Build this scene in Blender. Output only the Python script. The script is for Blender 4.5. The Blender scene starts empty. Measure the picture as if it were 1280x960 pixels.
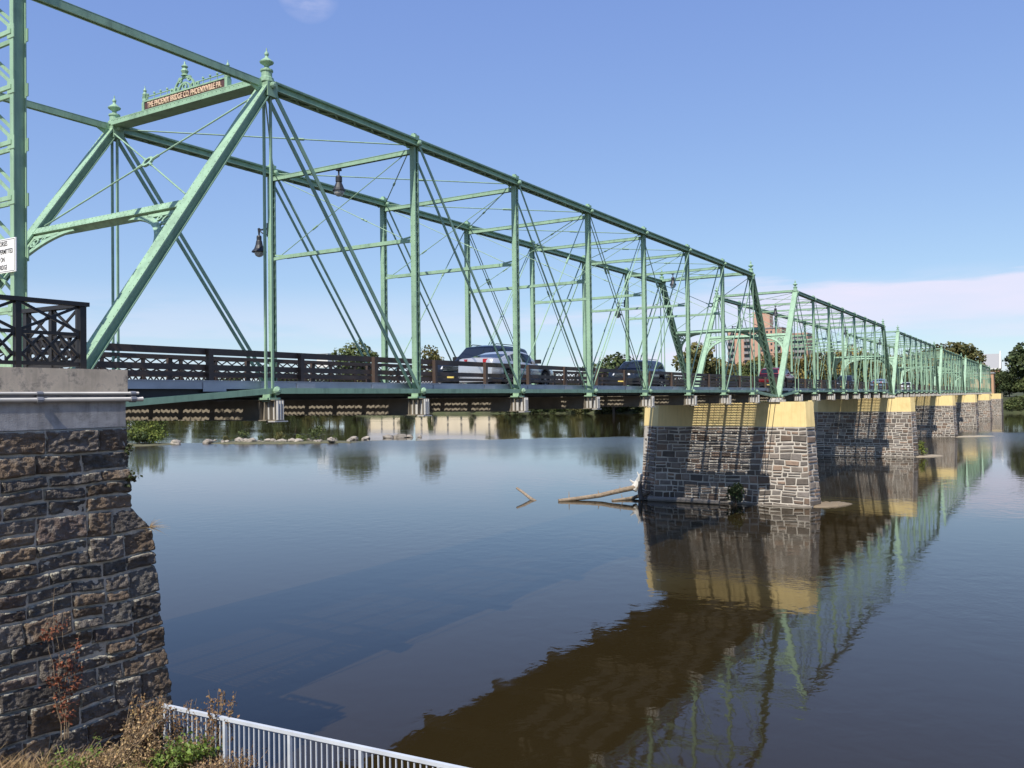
import bpy, math, random
import numpy as np
from mathutils import Vector, Matrix, noise as mnoise

# ------------------------------------------------------------------ camera, sky, sun, exposure
SC = bpy.context.scene
COL = SC.collection
PZ = 7.8                       # height of the bottom-chord pins above the water (water is z = 0)
CAM = Vector((-9.257, -16.037, PZ - 0.256))
YAW, PITCH, ROLL, FPX = 0.5507, 0.0164, -0.0129, 1094.1
cam_data = bpy.data.cameras.new('camera')
cam = bpy.data.objects.new('camera', cam_data)
COL.objects.link(cam)
fw = Vector((math.cos(YAW)*math.cos(PITCH), math.sin(YAW)*math.cos(PITCH), math.sin(PITCH)))
rt = Vector((math.sin(YAW), -math.cos(YAW), 0)); up = rt.cross(fw)
r2 = rt*math.cos(ROLL) + up*math.sin(ROLL); u2 = -rt*math.sin(ROLL) + up*math.cos(ROLL)
cam.matrix_world = Matrix(((r2.x, u2.x, -fw.x, CAM.x), (r2.y, u2.y, -fw.y, CAM.y), (r2.z, u2.z, -fw.z, CAM.z), (0, 0, 0, 1)))
cam_data.sensor_width = 36.0
cam_data.lens = FPX/1280*36.0
cam_data.clip_start = 0.1; cam_data.clip_end = 20000
SC.camera = cam

SUN_EL, SUN_AZ = math.radians(51.0), math.radians(8.5)      # the light travels along the bridge and a little towards the far truss
sun_dir = Vector((math.cos(SUN_EL)*math.cos(SUN_AZ), math.cos(SUN_EL)*math.sin(SUN_AZ), -math.sin(SUN_EL)))
sl = bpy.data.lights.new('sun', 'SUN'); sl.energy = 3.5; sl.angle = math.radians(0.5); sl.color = (1.0, 0.94, 0.84)
so = bpy.data.objects.new('sun', sl); COL.objects.link(so)
so.rotation_euler = sun_dir.to_track_quat('-Z', 'Y').to_euler()

W = bpy.data.worlds.new('World'); SC.world = W; W.use_nodes = True
def build_world():
    nt = W.node_tree; nt.nodes.clear(); N = nt.nodes.new; L = nt.links.new
    out = N('ShaderNodeOutputWorld'); bg = N('ShaderNodeBackground'); bg.inputs['Strength'].default_value = 0.15
    sky = N('ShaderNodeTexSky'); sky.sky_type = 'NISHITA'; sky.sun_disc = False
    sky.sun_elevation = SUN_EL
    sky.sun_rotation = math.atan2(-sun_dir.x, -sun_dir.y)
    sky.altitude = 0; sky.air_density = 1.0; sky.dust_density = 0.1; sky.ozone_density = 4.5
    # thin late-summer haze: a flatter, bluer clear sky than the raw model
    gm = N('ShaderNodeGamma'); gm.inputs['Gamma'].default_value = 0.65; L(sky.outputs[0], gm.inputs['Color'])
    hzm = N('ShaderNodeMix'); hzm.data_type = 'RGBA'; hzm.blend_type = 'MULTIPLY'; hzm.inputs['Factor'].default_value = 1.0; sp_ = N('ShaderNodeSeparateColor'); cb_ = N('ShaderNodeCombineColor'); pw = N('ShaderNodeMath'); pw.operation = 'POWER'; pw.inputs[1].default_value = 0.56; ml = N('ShaderNodeMath'); ml.operation = 'MULTIPLY'; ml.inputs[1].default_value = 1.473
    L(gm.outputs[0], sp_.inputs[0]); L(sp_.outputs[0], cb_.inputs[0]); L(sp_.outputs[1], cb_.inputs[1]); L(sp_.outputs[2], pw.inputs[0]); L(pw.outputs[0], ml.inputs[0]); L(ml.outputs[0], cb_.inputs[2]); L(cb_.outputs[0], hzm.inputs['A']); hzm.inputs['B'].default_value = (0.800, 0.887, 1.222, 1)
    tc = N('ShaderNodeTexCoord')
    sep = N('ShaderNodeSeparateXYZ'); L(tc.outputs['Generated'], sep.inputs[0])
    # low flat clouds: noise on the view direction, squeezed vertically, kept to a few degrees above the horizon
    mp = N('ShaderNodeMapping'); mp.inputs['Scale'].default_value = (2.2, 2.2, 16.0); mp.inputs['Location'].default_value = (3.1, 0.4, 0.35)
    L(tc.outputs['Generated'], mp.inputs[0])
    nz = N('ShaderNodeTexNoise'); nz.inputs['Scale'].default_value = 1.15; nz.inputs['Detail'].default_value = 7; nz.inputs['Roughness'].default_value = 0.55
    L(mp.outputs[0], nz.inputs['Vector'])
    r1 = N('ShaderNodeMapRange'); r1.inputs['From Min'].default_value = 0.47; r1.inputs['From Max'].default_value = 0.60; r1.interpolation_type = 'SMOOTHSTEP'
    L(nz.outputs['Fac'], r1.inputs['Value'])
    # elevation window
    lo = N('ShaderNodeMapRange'); lo.inputs['From Min'].default_value = 0.135; lo.inputs['From Max'].default_value = 0.085; lo.interpolation_type = 'SMOOTHSTEP'
    L(sep.outputs['Z'], lo.inputs['Value'])
    m1 = N('ShaderNodeMath'); m1.operation = 'MULTIPLY'; L(r1.outputs[0], m1.inputs[0]); L(lo.outputs[0], m1.inputs[1])
    # the bank towards +x (down the bridge and right of it)
    bx = N('ShaderNodeMapRange'); bx.inputs['From Min'].default_value = 0.80; bx.inputs['From Max'].default_value = 0.975; bx.inputs['To Min'].default_value = 0.28; bx.interpolation_type = 'SMOOTHSTEP'
    L(sep.outputs['X'], bx.inputs['Value'])
    m2 = N('ShaderNodeMath'); m2.operation = 'MULTIPLY'; L(m1.outputs[0], m2.inputs[0]); L(bx.outputs[0], m2.inputs[1])
    # broad bank of cloud low over the right-hand side
    mp2 = N('ShaderNodeMapping'); mp2.inputs['Scale'].default_value = (3.0, 3.0, 30.0)
    L(tc.outputs['Generated'], mp2.inputs[0])
    nz2 = N('ShaderNodeTexNoise'); nz2.inputs['Scale'].default_value = 1.0; nz2.inputs['Detail'].default_value = 6
    L(mp2.outputs[0], nz2.inputs['Vector'])
    ad = N('ShaderNodeMath'); ad.operation = 'MULTIPLY_ADD'; ad.inputs[1].default_value = 0.09; L(nz2.outputs['Fac'], ad.inputs[0]); L(sep.outputs['Z'], ad.inputs[2])
    top = N('ShaderNodeMapRange'); top.inputs['From Min'].default_value = 0.170; top.inputs['From Max'].default_value = 0.159; top.interpolation_type = 'SMOOTHSTEP'
    L(ad.outputs[0], top.inputs['Value'])
    bot = N('ShaderNodeMapRange'); bot.inputs['From Min'].default_value = 0.095; bot.inputs['From Max'].default_value = 0.128; bot.interpolation_type = 'SMOOTHSTEP'
    L(ad.outputs[0], bot.inputs['Value'])
    bx2 = N('ShaderNodeMapRange'); bx2.inputs['From Min'].default_value = 0.90; bx2.inputs['From Max'].default_value = 0.985; bx2.interpolation_type = 'SMOOTHSTEP'
    L(sep.outputs['X'], bx2.inputs['Value'])
    m3 = N('ShaderNodeMath'); m3.operation = 'MULTIPLY'; L(top.outputs[0], m3.inputs[0]); L(bot.outputs[0], m3.inputs[1])
    m4 = N('ShaderNodeMath'); m4.operation = 'MULTIPLY'; L(m3.outputs[0], m4.inputs[0]); L(bx2.outputs[0], m4.inputs[1])
    mx = N('ShaderNodeMath'); mx.operation = 'MAXIMUM'; L(m2.outputs[0], mx.inputs[0]); L(m4.outputs[0], mx.inputs[1])
    # a thin wisp high in the sky over the first portal
    mp3 = N('ShaderNodeMapping'); mp3.inputs['Scale'].default_value = (9.0, 9.0, 26.0); L(tc.outputs['Generated'], mp3.inputs[0])
    nz3 = N('ShaderNodeTexNoise'); nz3.inputs['Scale'].default_value = 1.0; nz3.inputs['Detail'].default_value = 6; L(mp3.outputs[0], nz3.inputs['Vector'])
    wv = N('ShaderNodeVectorMath'); wv.operation = 'DISTANCE'
    wd = (fw + r2*((386-640)/FPX) - u2*((-14-480)/FPX)).normalized(); wv.inputs[1].default_value = wd
    L(tc.outputs['Generated'], wv.inputs[0])
    wr = N('ShaderNodeMapRange'); wr.inputs['From Min'].default_value = 0.034; wr.inputs['From Max'].default_value = 0.008; L(wv.outputs['Value'], wr.inputs['Value'])
    wn = N('ShaderNodeMapRange'); wn.inputs['From Min'].default_value = 0.40; wn.inputs['From Max'].default_value = 0.58; L(nz3.outputs['Fac'], wn.inputs['Value'])
    wm = N('ShaderNodeMath'); wm.operation = 'MULTIPLY'; L(wr.outputs[0], wm.inputs[0]); L(wn.outputs[0], wm.inputs[1])
    mx2 = N('ShaderNodeMath'); mx2.operation = 'MAXIMUM'; L(mx.outputs[0], mx2.inputs[0]); L(wm.outputs[0], mx2.inputs[1])
    sc = N('ShaderNodeMath'); sc.operation = 'MULTIPLY'; cn = N('ShaderNodeMapRange'); cn.inputs['From Min'].default_value = .35; cn.inputs['From Max'].default_value = .6; cn.inputs['To Min'].default_value = .55; cn.inputs['To Max'].default_value = .95; L(nz.outputs['Fac'], cn.inputs['Value']); L(cn.outputs[0], sc.inputs[1]); L(mx2.outputs[0], sc.inputs[0])
    mix = N('ShaderNodeMix'); mix.data_type = 'RGBA'; L(sc.outputs[0], mix.inputs['Factor']); L(hzm.outputs['Result'], mix.inputs['A'])
    mix.inputs['B'].default_value = (3.4, 3.3, 4.0, 1)
    L(mix.outputs['Result'], bg.inputs['Color']); L(bg.outputs[0], out.inputs['Surface'])
build_world()
SC.view_settings.view_transform = 'Standard'; SC.view_settings.look = 'None'
SC.view_settings.exposure = 0.74; SC.view_settings.gamma = 1.0
SC.cycles.max_bounces = 6; SC.cycles.glossy_bounces = 3; SC.cycles.transparent_max_bounces = 6

# ------------------------------------------------------------------ helpers
R = random.Random(7)
class MB:
    """collects faces; build() links them as ONE mesh object"""
    def __init__(s): s.v = []; s.f = []; s.c = []
    def add(s, vs, fs, c=None):
        b = len(s.v); s.v.extend([tuple(p) for p in vs])
        s.f.extend([tuple(i+b for i in f) for f in fs])
        if c is not None: s.c.extend([c]*len(fs))
    def hexa(s, p, c=None):     # 8 corners: bottom ring 0-3, top ring 4-7
        s.add(p, [(3,2,1,0),(4,5,6,7),(0,1,5,4),(1,2,6,5),(2,3,7,6),(3,0,4,7)], c)
    def box(s, x0, x1, y0, y1, z0, z1, c=None):
        s.hexa([(x0,y0,z0),(x1,y0,z0),(x1,y1,z0),(x0,y1,z0),(x0,y0,z1),(x1,y0,z1),(x1,y1,z1),(x0,y1,z1)], c)
    def bar(s, p, q, w, h, upv=(0,0,1), ow=0, oh=0, c=None):
        p, q = Vector(p), Vector(q); a = (q-p).normalized(); upv = Vector(upv)
        if abs(a.dot(upv.normalized())) > 0.995: upv = Vector((1,0,0))
        sd = a.cross(upv).normalized(); un = sd.cross(a)
        p = p + sd*ow + un*oh; q = q + sd*ow + un*oh
        sd = sd*(w/2); un = un*(h/2)
        s.hexa([p-sd-un, p+sd-un, q+sd-un, q-sd-un, p-sd+un, p+sd+un, q+sd+un, q-sd+un], c)
    def tube(s, pts, r, n=8, cap=True, c=None):
        pts = [Vector(p) for p in pts]; rs = r if isinstance(r, (list, tuple)) else [r]*len(pts)
        vs = []; fs = []
        ref = None
        for i, p in enumerate(pts):
            a = (pts[min(i+1,len(pts)-1)]-pts[max(i-1,0)]).normalized()
            if ref is None or abs(ref.dot(a)) > 0.95: ref = Vector((0,0,1)) if abs(a.z) < 0.9 else Vector((1,0,0))
            sd = a.cross(ref).normalized(); un = sd.cross(a)
            for k in range(n):
                t = 2*math.pi*k/n; vs.append(p + (sd*math.cos(t)+un*math.sin(t))*rs[i])
        for i in range(len(pts)-1):
            for k in range(n):
                k2 = (k+1) % n; fs.append((i*n+k, i*n+k2, (i+1)*n+k2, (i+1)*n+k))
        if cap: fs.append(tuple(range(n))); fs.append(tuple(range((len(pts)-1)*n, len(pts)*n))[::-1])
        s.add(vs, fs, c)
    def lathe(s, prof, o=(0,0,0), n=16, axis=(0,0,1)):
        ax = Vector(axis).normalized(); ref = Vector((1,0,0)) if abs(ax.x) < .9 else Vector((0,1,0))
        e1 = ax.cross(ref).normalized(); e2 = ax.cross(e1); o = Vector(o); vs = []; fs = []
        for r, h in prof:
            for k in range(n):
                t = 2*math.pi*k/n; vs.append(o+ax*h+(e1*math.cos(t)+e2*math.sin(t))*max(r, 1e-4))
        for i in range(len(prof)-1):
            for k in range(n):
                k2 = (k+1) % n; fs.append((i*n+k, i*n+k2, (i+1)*n+k2, (i+1)*n+k))
        fs.append(tuple(range(n))[::-1]); fs.append(tuple(range((len(prof)-1)*n, len(prof)*n)))
        s.add(vs, fs)
    def prism(s, poly, o, e1, e2, th):     # polygon in the e1/e2 plane at o, extruded by th along e1 x e2
        o, e1, e2 = Vector(o), Vector(e1), Vector(e2); nn = e1.cross(e2).normalized()*th; m = len(poly)
        vs = [o+e1*a+e2*b for a, b in poly] + [o+e1*a+e2*b+nn for a, b in poly]
        fs = [tuple(range(m))[::-1], tuple(range(m, 2*m))] + [(i, (i+1) % m, m+(i+1) % m, m+i) for i in range(m)]
        s.add(vs, fs)
    def strip2d(s, A, B, o, e1, e2, th):   # ribbon between two polylines of the e1/e2 plane, with thickness
        for i in range(len(A)-1):
            s.prism([A[i], A[i+1], B[i+1], B[i]], o, e1, e2, th)
    def rivets(s, p, q, nrm, pitch, r=0.017):
        p, q, nrm = Vector(p), Vector(q), Vector(nrm).normalized(); n = max(1, int((q-p).length/pitch)); a = (q-p).normalized(); b = nrm.cross(a)
        for i in range(n):
            c = p+(q-p)*((i+.5)/n); k = [c+(a*x+b*y)*r for x, y in ((1,0),(0,1),(-1,0),(0,-1))]; t = [c+nrm*r*.8+(a*x+b*y)*r*.5 for x, y in ((1,0),(0,1),(-1,0),(0,-1))]
            s.add(k+t, [(0,1,5,4),(1,2,6,5),(2,3,7,6),(3,0,4,7),(4,5,6,7)])
    def build(s, name, mat, parent=None, loc=None, smooth=False):
        me = bpy.data.meshes.new(name); me.from_pydata([tuple(p) for p in s.v], [], s.f)
        if s.c and len(s.c) == len(s.f):
            at = me.attributes.new('tone', 'FLOAT_COLOR', 'FACE'); arr = np.ones((len(s.f), 4), np.float32); arr[:, :3] = np.array(s.c, np.float32)
            at.data.foreach_set('color', arr.ravel())
        if smooth: me.shade_smooth()
        me.materials.append(mat); me.update()
        o = bpy.data.objects.new(name, me); COL.objects.link(o)
        if parent is not None: o.parent = parent
        if loc is not None: o.location = loc
        return o
def tag(o, label=None, cat=None, group=None, kind=None):
    if label: o['label'] = label
    if cat: o['category'] = cat
    if group: o['group'] = group
    if kind: o['kind'] = kind
    return o
def thing(name, label, cat, loc=(0,0,0), rz=0, group=None):
    o = bpy.data.objects.new(name, None); COL.objects.link(o); o.location = loc; o.rotation_euler = (0,0,rz); o.empty_display_size = .2
    return tag(o, label, cat, group)
def copy_tree(o, parent=None):
    c = o.copy(); COL.objects.link(c); c.parent = parent
    for ch in list(o.children): copy_tree(ch, c)
    return c

def mat(name, col, rough=0.6, metal=0.0, var=0.0, vscale=3.0, bump=0.0, bscale=20.0, tone=False, spec=0.5, stain=None, stain_scale=1.2, rand=0.0, trans=0.0, streak=0.0, rust=None):
    m = bpy.data.materials.new(name); m.use_nodes = True; nt = m.node_tree; N = nt.nodes.new; L = nt.links.new
    bs = nt.nodes['Principled BSDF']; bs.inputs['Roughness'].default_value = rough; bs.inputs['Metallic'].default_value = metal
    bs.inputs['Specular IOR Level'].default_value = spec
    tc0 = N('ShaderNodeTexCoord'); oi0 = N('ShaderNodeObjectInfo'); mm = N('ShaderNodeMath'); mm.operation = 'MULTIPLY'; mm.inputs[1].default_value = 41.0; L(oi0.outputs['Random'], mm.inputs[0])
    tc = N('ShaderNodeVectorMath'); tc.operation = 'ADD'; L(tc0.outputs['Object'], tc.inputs[0]); L(mm.outputs[0], tc.inputs[1])
    class _T: outputs = {'Object': tc.outputs[0]}
    tc = _T
    rgb = N('ShaderNodeRGB'); rgb.outputs[0].default_value = (*col, 1); cur = rgb.outputs[0]
    def mixc(fac, a, b, mode='MIX'):
        x = N('ShaderNodeMix'); x.data_type = 'RGBA'; x.blend_type = mode
        if hasattr(fac, 'links'): L(fac, x.inputs['Factor'])
        else: x.inputs['Factor'].default_value = fac
        for s_, v in (('A', a), ('B', b)):
            if hasattr(v, 'links'): L(v, x.inputs[s_])
            else: x.inputs[s_].default_value = v
        return x.outputs['Result']
    if tone:
        at = N('ShaderNodeAttribute'); at.attribute_name = 'tone'; cur = mixc(1.0, cur, at.outputs['Color'], 'MULTIPLY')
    if var:
        nz = N('ShaderNodeTexNoise'); nz.inputs['Scale'].default_value = vscale; nz.inputs['Detail'].default_value = 6; L(tc.outputs['Object'], nz.inputs['Vector'])
        mr = N('ShaderNodeMapRange'); mr.inputs['From Min'].default_value = .25; mr.inputs['From Max'].default_value = .75; mr.inputs['To Min'].default_value = 1-var; mr.inputs['To Max'].default_value = 1+var
        L(nz.outputs['Fac'], mr.inputs['Value']); cb = N('ShaderNodeCombineColor')
        for i in range(3): L(mr.outputs[0], cb.inputs[i])
        cur = mixc(1.0, cur, cb.outputs[0], 'MULTIPLY')
    if stain:
        nz2 = N('ShaderNodeTexNoise'); nz2.inputs['Scale'].default_value = stain_scale; nz2.inputs['Detail'].default_value = 8; nz2.inputs['Roughness'].default_value = .65
        L(tc.outputs['Object'], nz2.inputs['Vector']); mr2 = N('ShaderNodeMapRange'); mr2.inputs['From Min'].default_value = .52; mr2.inputs['From Max'].default_value = .68
        L(nz2.outputs['Fac'], mr2.inputs['Value']); cur = mixc(mr2.outputs[0], cur, (*stain, 1))
    if streak:
        mpS = N('ShaderNodeMapping'); mpS.inputs['Scale'].default_value = (3.2, 3.2, .22); L(tc.outputs['Object'], mpS.inputs[0])
        nS = N('ShaderNodeTexNoise'); nS.inputs['Scale'].default_value = 1.6; nS.inputs['Detail'].default_value = 6; nS.inputs['Roughness'].default_value = .6; L(mpS.outputs[0], nS.inputs['Vector'])
        rS = N('ShaderNodeMapRange'); rS.inputs['From Min'].default_value = .48; rS.inputs['From Max'].default_value = .72; rS.inputs['To Min'].default_value = 1.0; rS.inputs['To Max'].default_value = 1-streak; L(nS.outputs['Fac'], rS.inputs['Value'])
        cS = N('ShaderNodeCombineColor')
        for i in range(3): L(rS.outputs[0], cS.inputs[i])
        cur = mixc(1.0, cur, cS.outputs[0], 'MULTIPLY')
    if rust:
        nR = N('ShaderNodeTexNoise'); nR.inputs['Scale'].default_value = 7.0; nR.inputs['Detail'].default_value = 9; nR.inputs['Roughness'].default_value = .7; L(tc.outputs['Object'], nR.inputs['Vector'])
        rR = N('ShaderNodeMapRange'); rR.inputs['From Min'].default_value = .66; rR.inputs['From Max'].default_value = .72; L(nR.outputs['Fac'], rR.inputs['Value']); cur = mixc(rR.outputs[0], cur, (*rust, 1))
    if rand:
        oi = N('ShaderNodeObjectInfo'); mr3 = N('ShaderNodeMapRange'); mr3.inputs['To Min'].default_value = 1-rand; mr3.inputs['To Max'].default_value = 1+rand; L(oi.outputs['Random'], mr3.inputs['Value'])
        cb3 = N('ShaderNodeCombineColor')
        for i in range(3): L(mr3.outputs[0], cb3.inputs[i])
        cur = mixc(1.0, cur, cb3.outputs[0], 'MULTIPLY')
    L(cur, bs.inputs['Base Color'])
    if bump:
        nb = N('ShaderNodeTexNoise'); nb.inputs['Scale'].default_value = bscale; nb.inputs['Detail'].default_value = 8; L(tc.outputs['Object'], nb.inputs['Vector'])
        b = N('ShaderNodeBump'); b.inputs['Strength'].default_value = bump; b.inputs['Distance'].default_value = .05; L(nb.outputs['Fac'], b.inputs['Height']); L(b.outputs[0], bs.inputs['Normal'])
    if trans:
        tr = N('ShaderNodeBsdfTranslucent'); L(cur, tr.inputs['Color']); ms = N('ShaderNodeMixShader'); ms.inputs[0].default_value = trans
        L(bs.outputs[0], ms.inputs[1]); L(tr.outputs[0], ms.inputs[2]); L(ms.outputs[0], nt.nodes['Material Output'].inputs['Surface'])
    return m

M = {}
M['green'] = mat('mint_green_paint', (0.280, 0.432, 0.290), 0.55, var=.12, vscale=1.5, stain=(0.22,0.35,0.24), stain_scale=2.5, streak=.28, rust=(0.17,0.15,0.09))
M['green_far'] = M['green']
M['brown'] = mat('brown_fibreglass', (0.072, 0.049, 0.038), 0.55, var=.15, vscale=2)
M['black'] = mat('black_paint', (0.012, 0.011, 0.011), 0.5, var=.2)
M['galv'] = mat('galvanised_steel', (0.38, 0.40, 0.45), 0.42, .5, var=.22, vscale=1.3)
M['sunlit_end'] = mat('sunlit_beam_grey', (0.50, 0.49, 0.47), 0.6, var=.18, vscale=3)  # floor beam grey as it looks in full sun, put into the colour
M['beam'] = mat('shaded_floor_beam', (0.22, 0.19, 0.145), 0.75, var=.2)  # same beam paint made darker, under-deck shade put into the colour
M['under'] = mat('dark_deck_steel', (0.045, 0.043, 0.040), 0.7, var=.2)
M['walk'] = mat('walkway_plank', (0.16, 0.14, 0.12), 0.8, var=.2)
M['maroon'] = mat('maroon_panel', (0.085, 0.038, 0.036), 0.5)
M['cream'] = mat('cream_letter', (0.72, 0.52, 0.36), 0.5)
M['lamp'] = mat('dark_lamp_iron', (0.022, 0.024, 0.028), 0.45)
M['globe'] = mat('lamp_glass', (0.42, 0.42, 0.40), 0.15)
M['white'] = mat('white_sign', (0.78, 0.78, 0.76), 0.4)
M['letter'] = mat('black_letter', (0.03, 0.03, 0.03), 0.5)
M['yellow'] = mat('yellow_painted_concrete', (0.80, 0.62, 0.285), 0.7, var=.06, vscale=.8, stain=(0.72,0.54,0.235), stain_scale=.7, bump=.15, bscale=12, streak=.16)
M['mortar'] = mat('pier_mortar', (0.50, 0.46, 0.40), 0.9, var=.2, vscale=2, bump=.3)
M['stone'] = mat('pier_stone', (0.165, 0.138, 0.116), 0.85, tone=True, var=.22, vscale=3, bump=.5, bscale=9)
M['nstone'] = mat('rough_wall_stone', (0.108, 0.093, 0.080), 0.88, tone=True, var=.38, vscale=9, bump=1.0, bscale=45, stain=(0.19,0.165,0.14), stain_scale=3.3)
M['nmortar'] = mat('old_lime_mortar', (0.46, 0.405, 0.325), 0.92, var=.25, vscale=6, bump=.6, bscale=40, stain=(0.22,0.20,0.175), stain_scale=3)
M['concrete'] = mat('weathered_concrete', (0.66, 0.54, 0.395), 0.85, var=.2, vscale=5, bump=.2, bscale=70, stain=(0.25,0.21,0.17), stain_scale=5.0, streak=.3)
M['plaster'] = mat('grey_cement_band', (0.36, 0.345, 0.335), 0.85, var=.25, vscale=3.5, bump=.2, bscale=60, stain=(0.22,0.21,0.20), stain_scale=2.6, streak=.4)
M['pipe'] = mat('grey_conduit', (0.27, 0.27, 0.28), 0.5, .4, var=.2)
M['fence_white'] = mat('pale_fence_paint', (0.50, 0.54, 0.60), 0.45, var=.12)
M['foot'] = mat('footing_stone', (0.24, 0.21, 0.175), 0.85, var=.25, vscale=2, bump=.4, bscale=8)
M['bear'] = mat('pale_granite', (0.52, 0.50, 0.46), 0.8, var=.15)
# ------------------------------------------------------------------ the bridge: six equal truss spans
LS = 52.325                                    # pier centre to pier centre
NP = 5.83                                      # panel length
XN = [0.445] + [NP*k for k in range(1, 9)] + [LS-0.445]
HT = 7.47
YN, YF = 0.17, 6.25
def zb(k): return -0.35 if k in (0, 9) else 0.0
def bot(k, y): return Vector((XN[k], y, zb(k)))
def top(k, y): return Vector((XN[k], y, HT))

def channel_box(mb, p, q, wy, d, n, cover=True, lacing=True):
    p, q, n = Vector(p), Vector(q), Vector(n).normalized(); a = (q-p).normalized()
    for s in (-1, 1):
        mb.bar(p, q, .026, d-.008, n, ow=s*(wy/2-.095))
        for t in (-1, 1): mb.bar(p, q, .095, .026, n, ow=s*(wy/2-.0475), oh=t*(d/2-.013))
    if cover: mb.bar(p, q, wy+.006, .022, n, oh=d/2+.013)
    if lacing:
        ln = (q-p).length; m = max(2, int(ln/.36)); y = Vector((0,1,0))
        for i in range(m):
            s = 1 if i % 2 else -1; A = p + a*(ln*i/m) - n*(d/2+.010) + y*s*(wy/2-.05); B = p + a*(ln*(i+1)/m) - n*(d/2+.010) - y*s*(wy/2-.05)
            mb.bar(A, B, .055, .014, n)

def ring2d(r0, r1, n=20, c=(0,0)):
    return [[(c[0]+r*math.cos(2*math.pi*i/n), c[1]+r*math.sin(2*math.pi*i/n)) for i in range(n+1)] for r in (r0, r1)]

FINIAL = [(.17,0),(.17,.05),(.13,.08),(.13,.20),(.155,.22),(.155,.26),(.07,.30),(.055,.34),(.07,.37),(.165,.43),(.175,.455),(.10,.52),(.05,.56),(.035,.60),(.055,.64),(.05,.68),(.018,.72),(.012,.80)]

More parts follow.
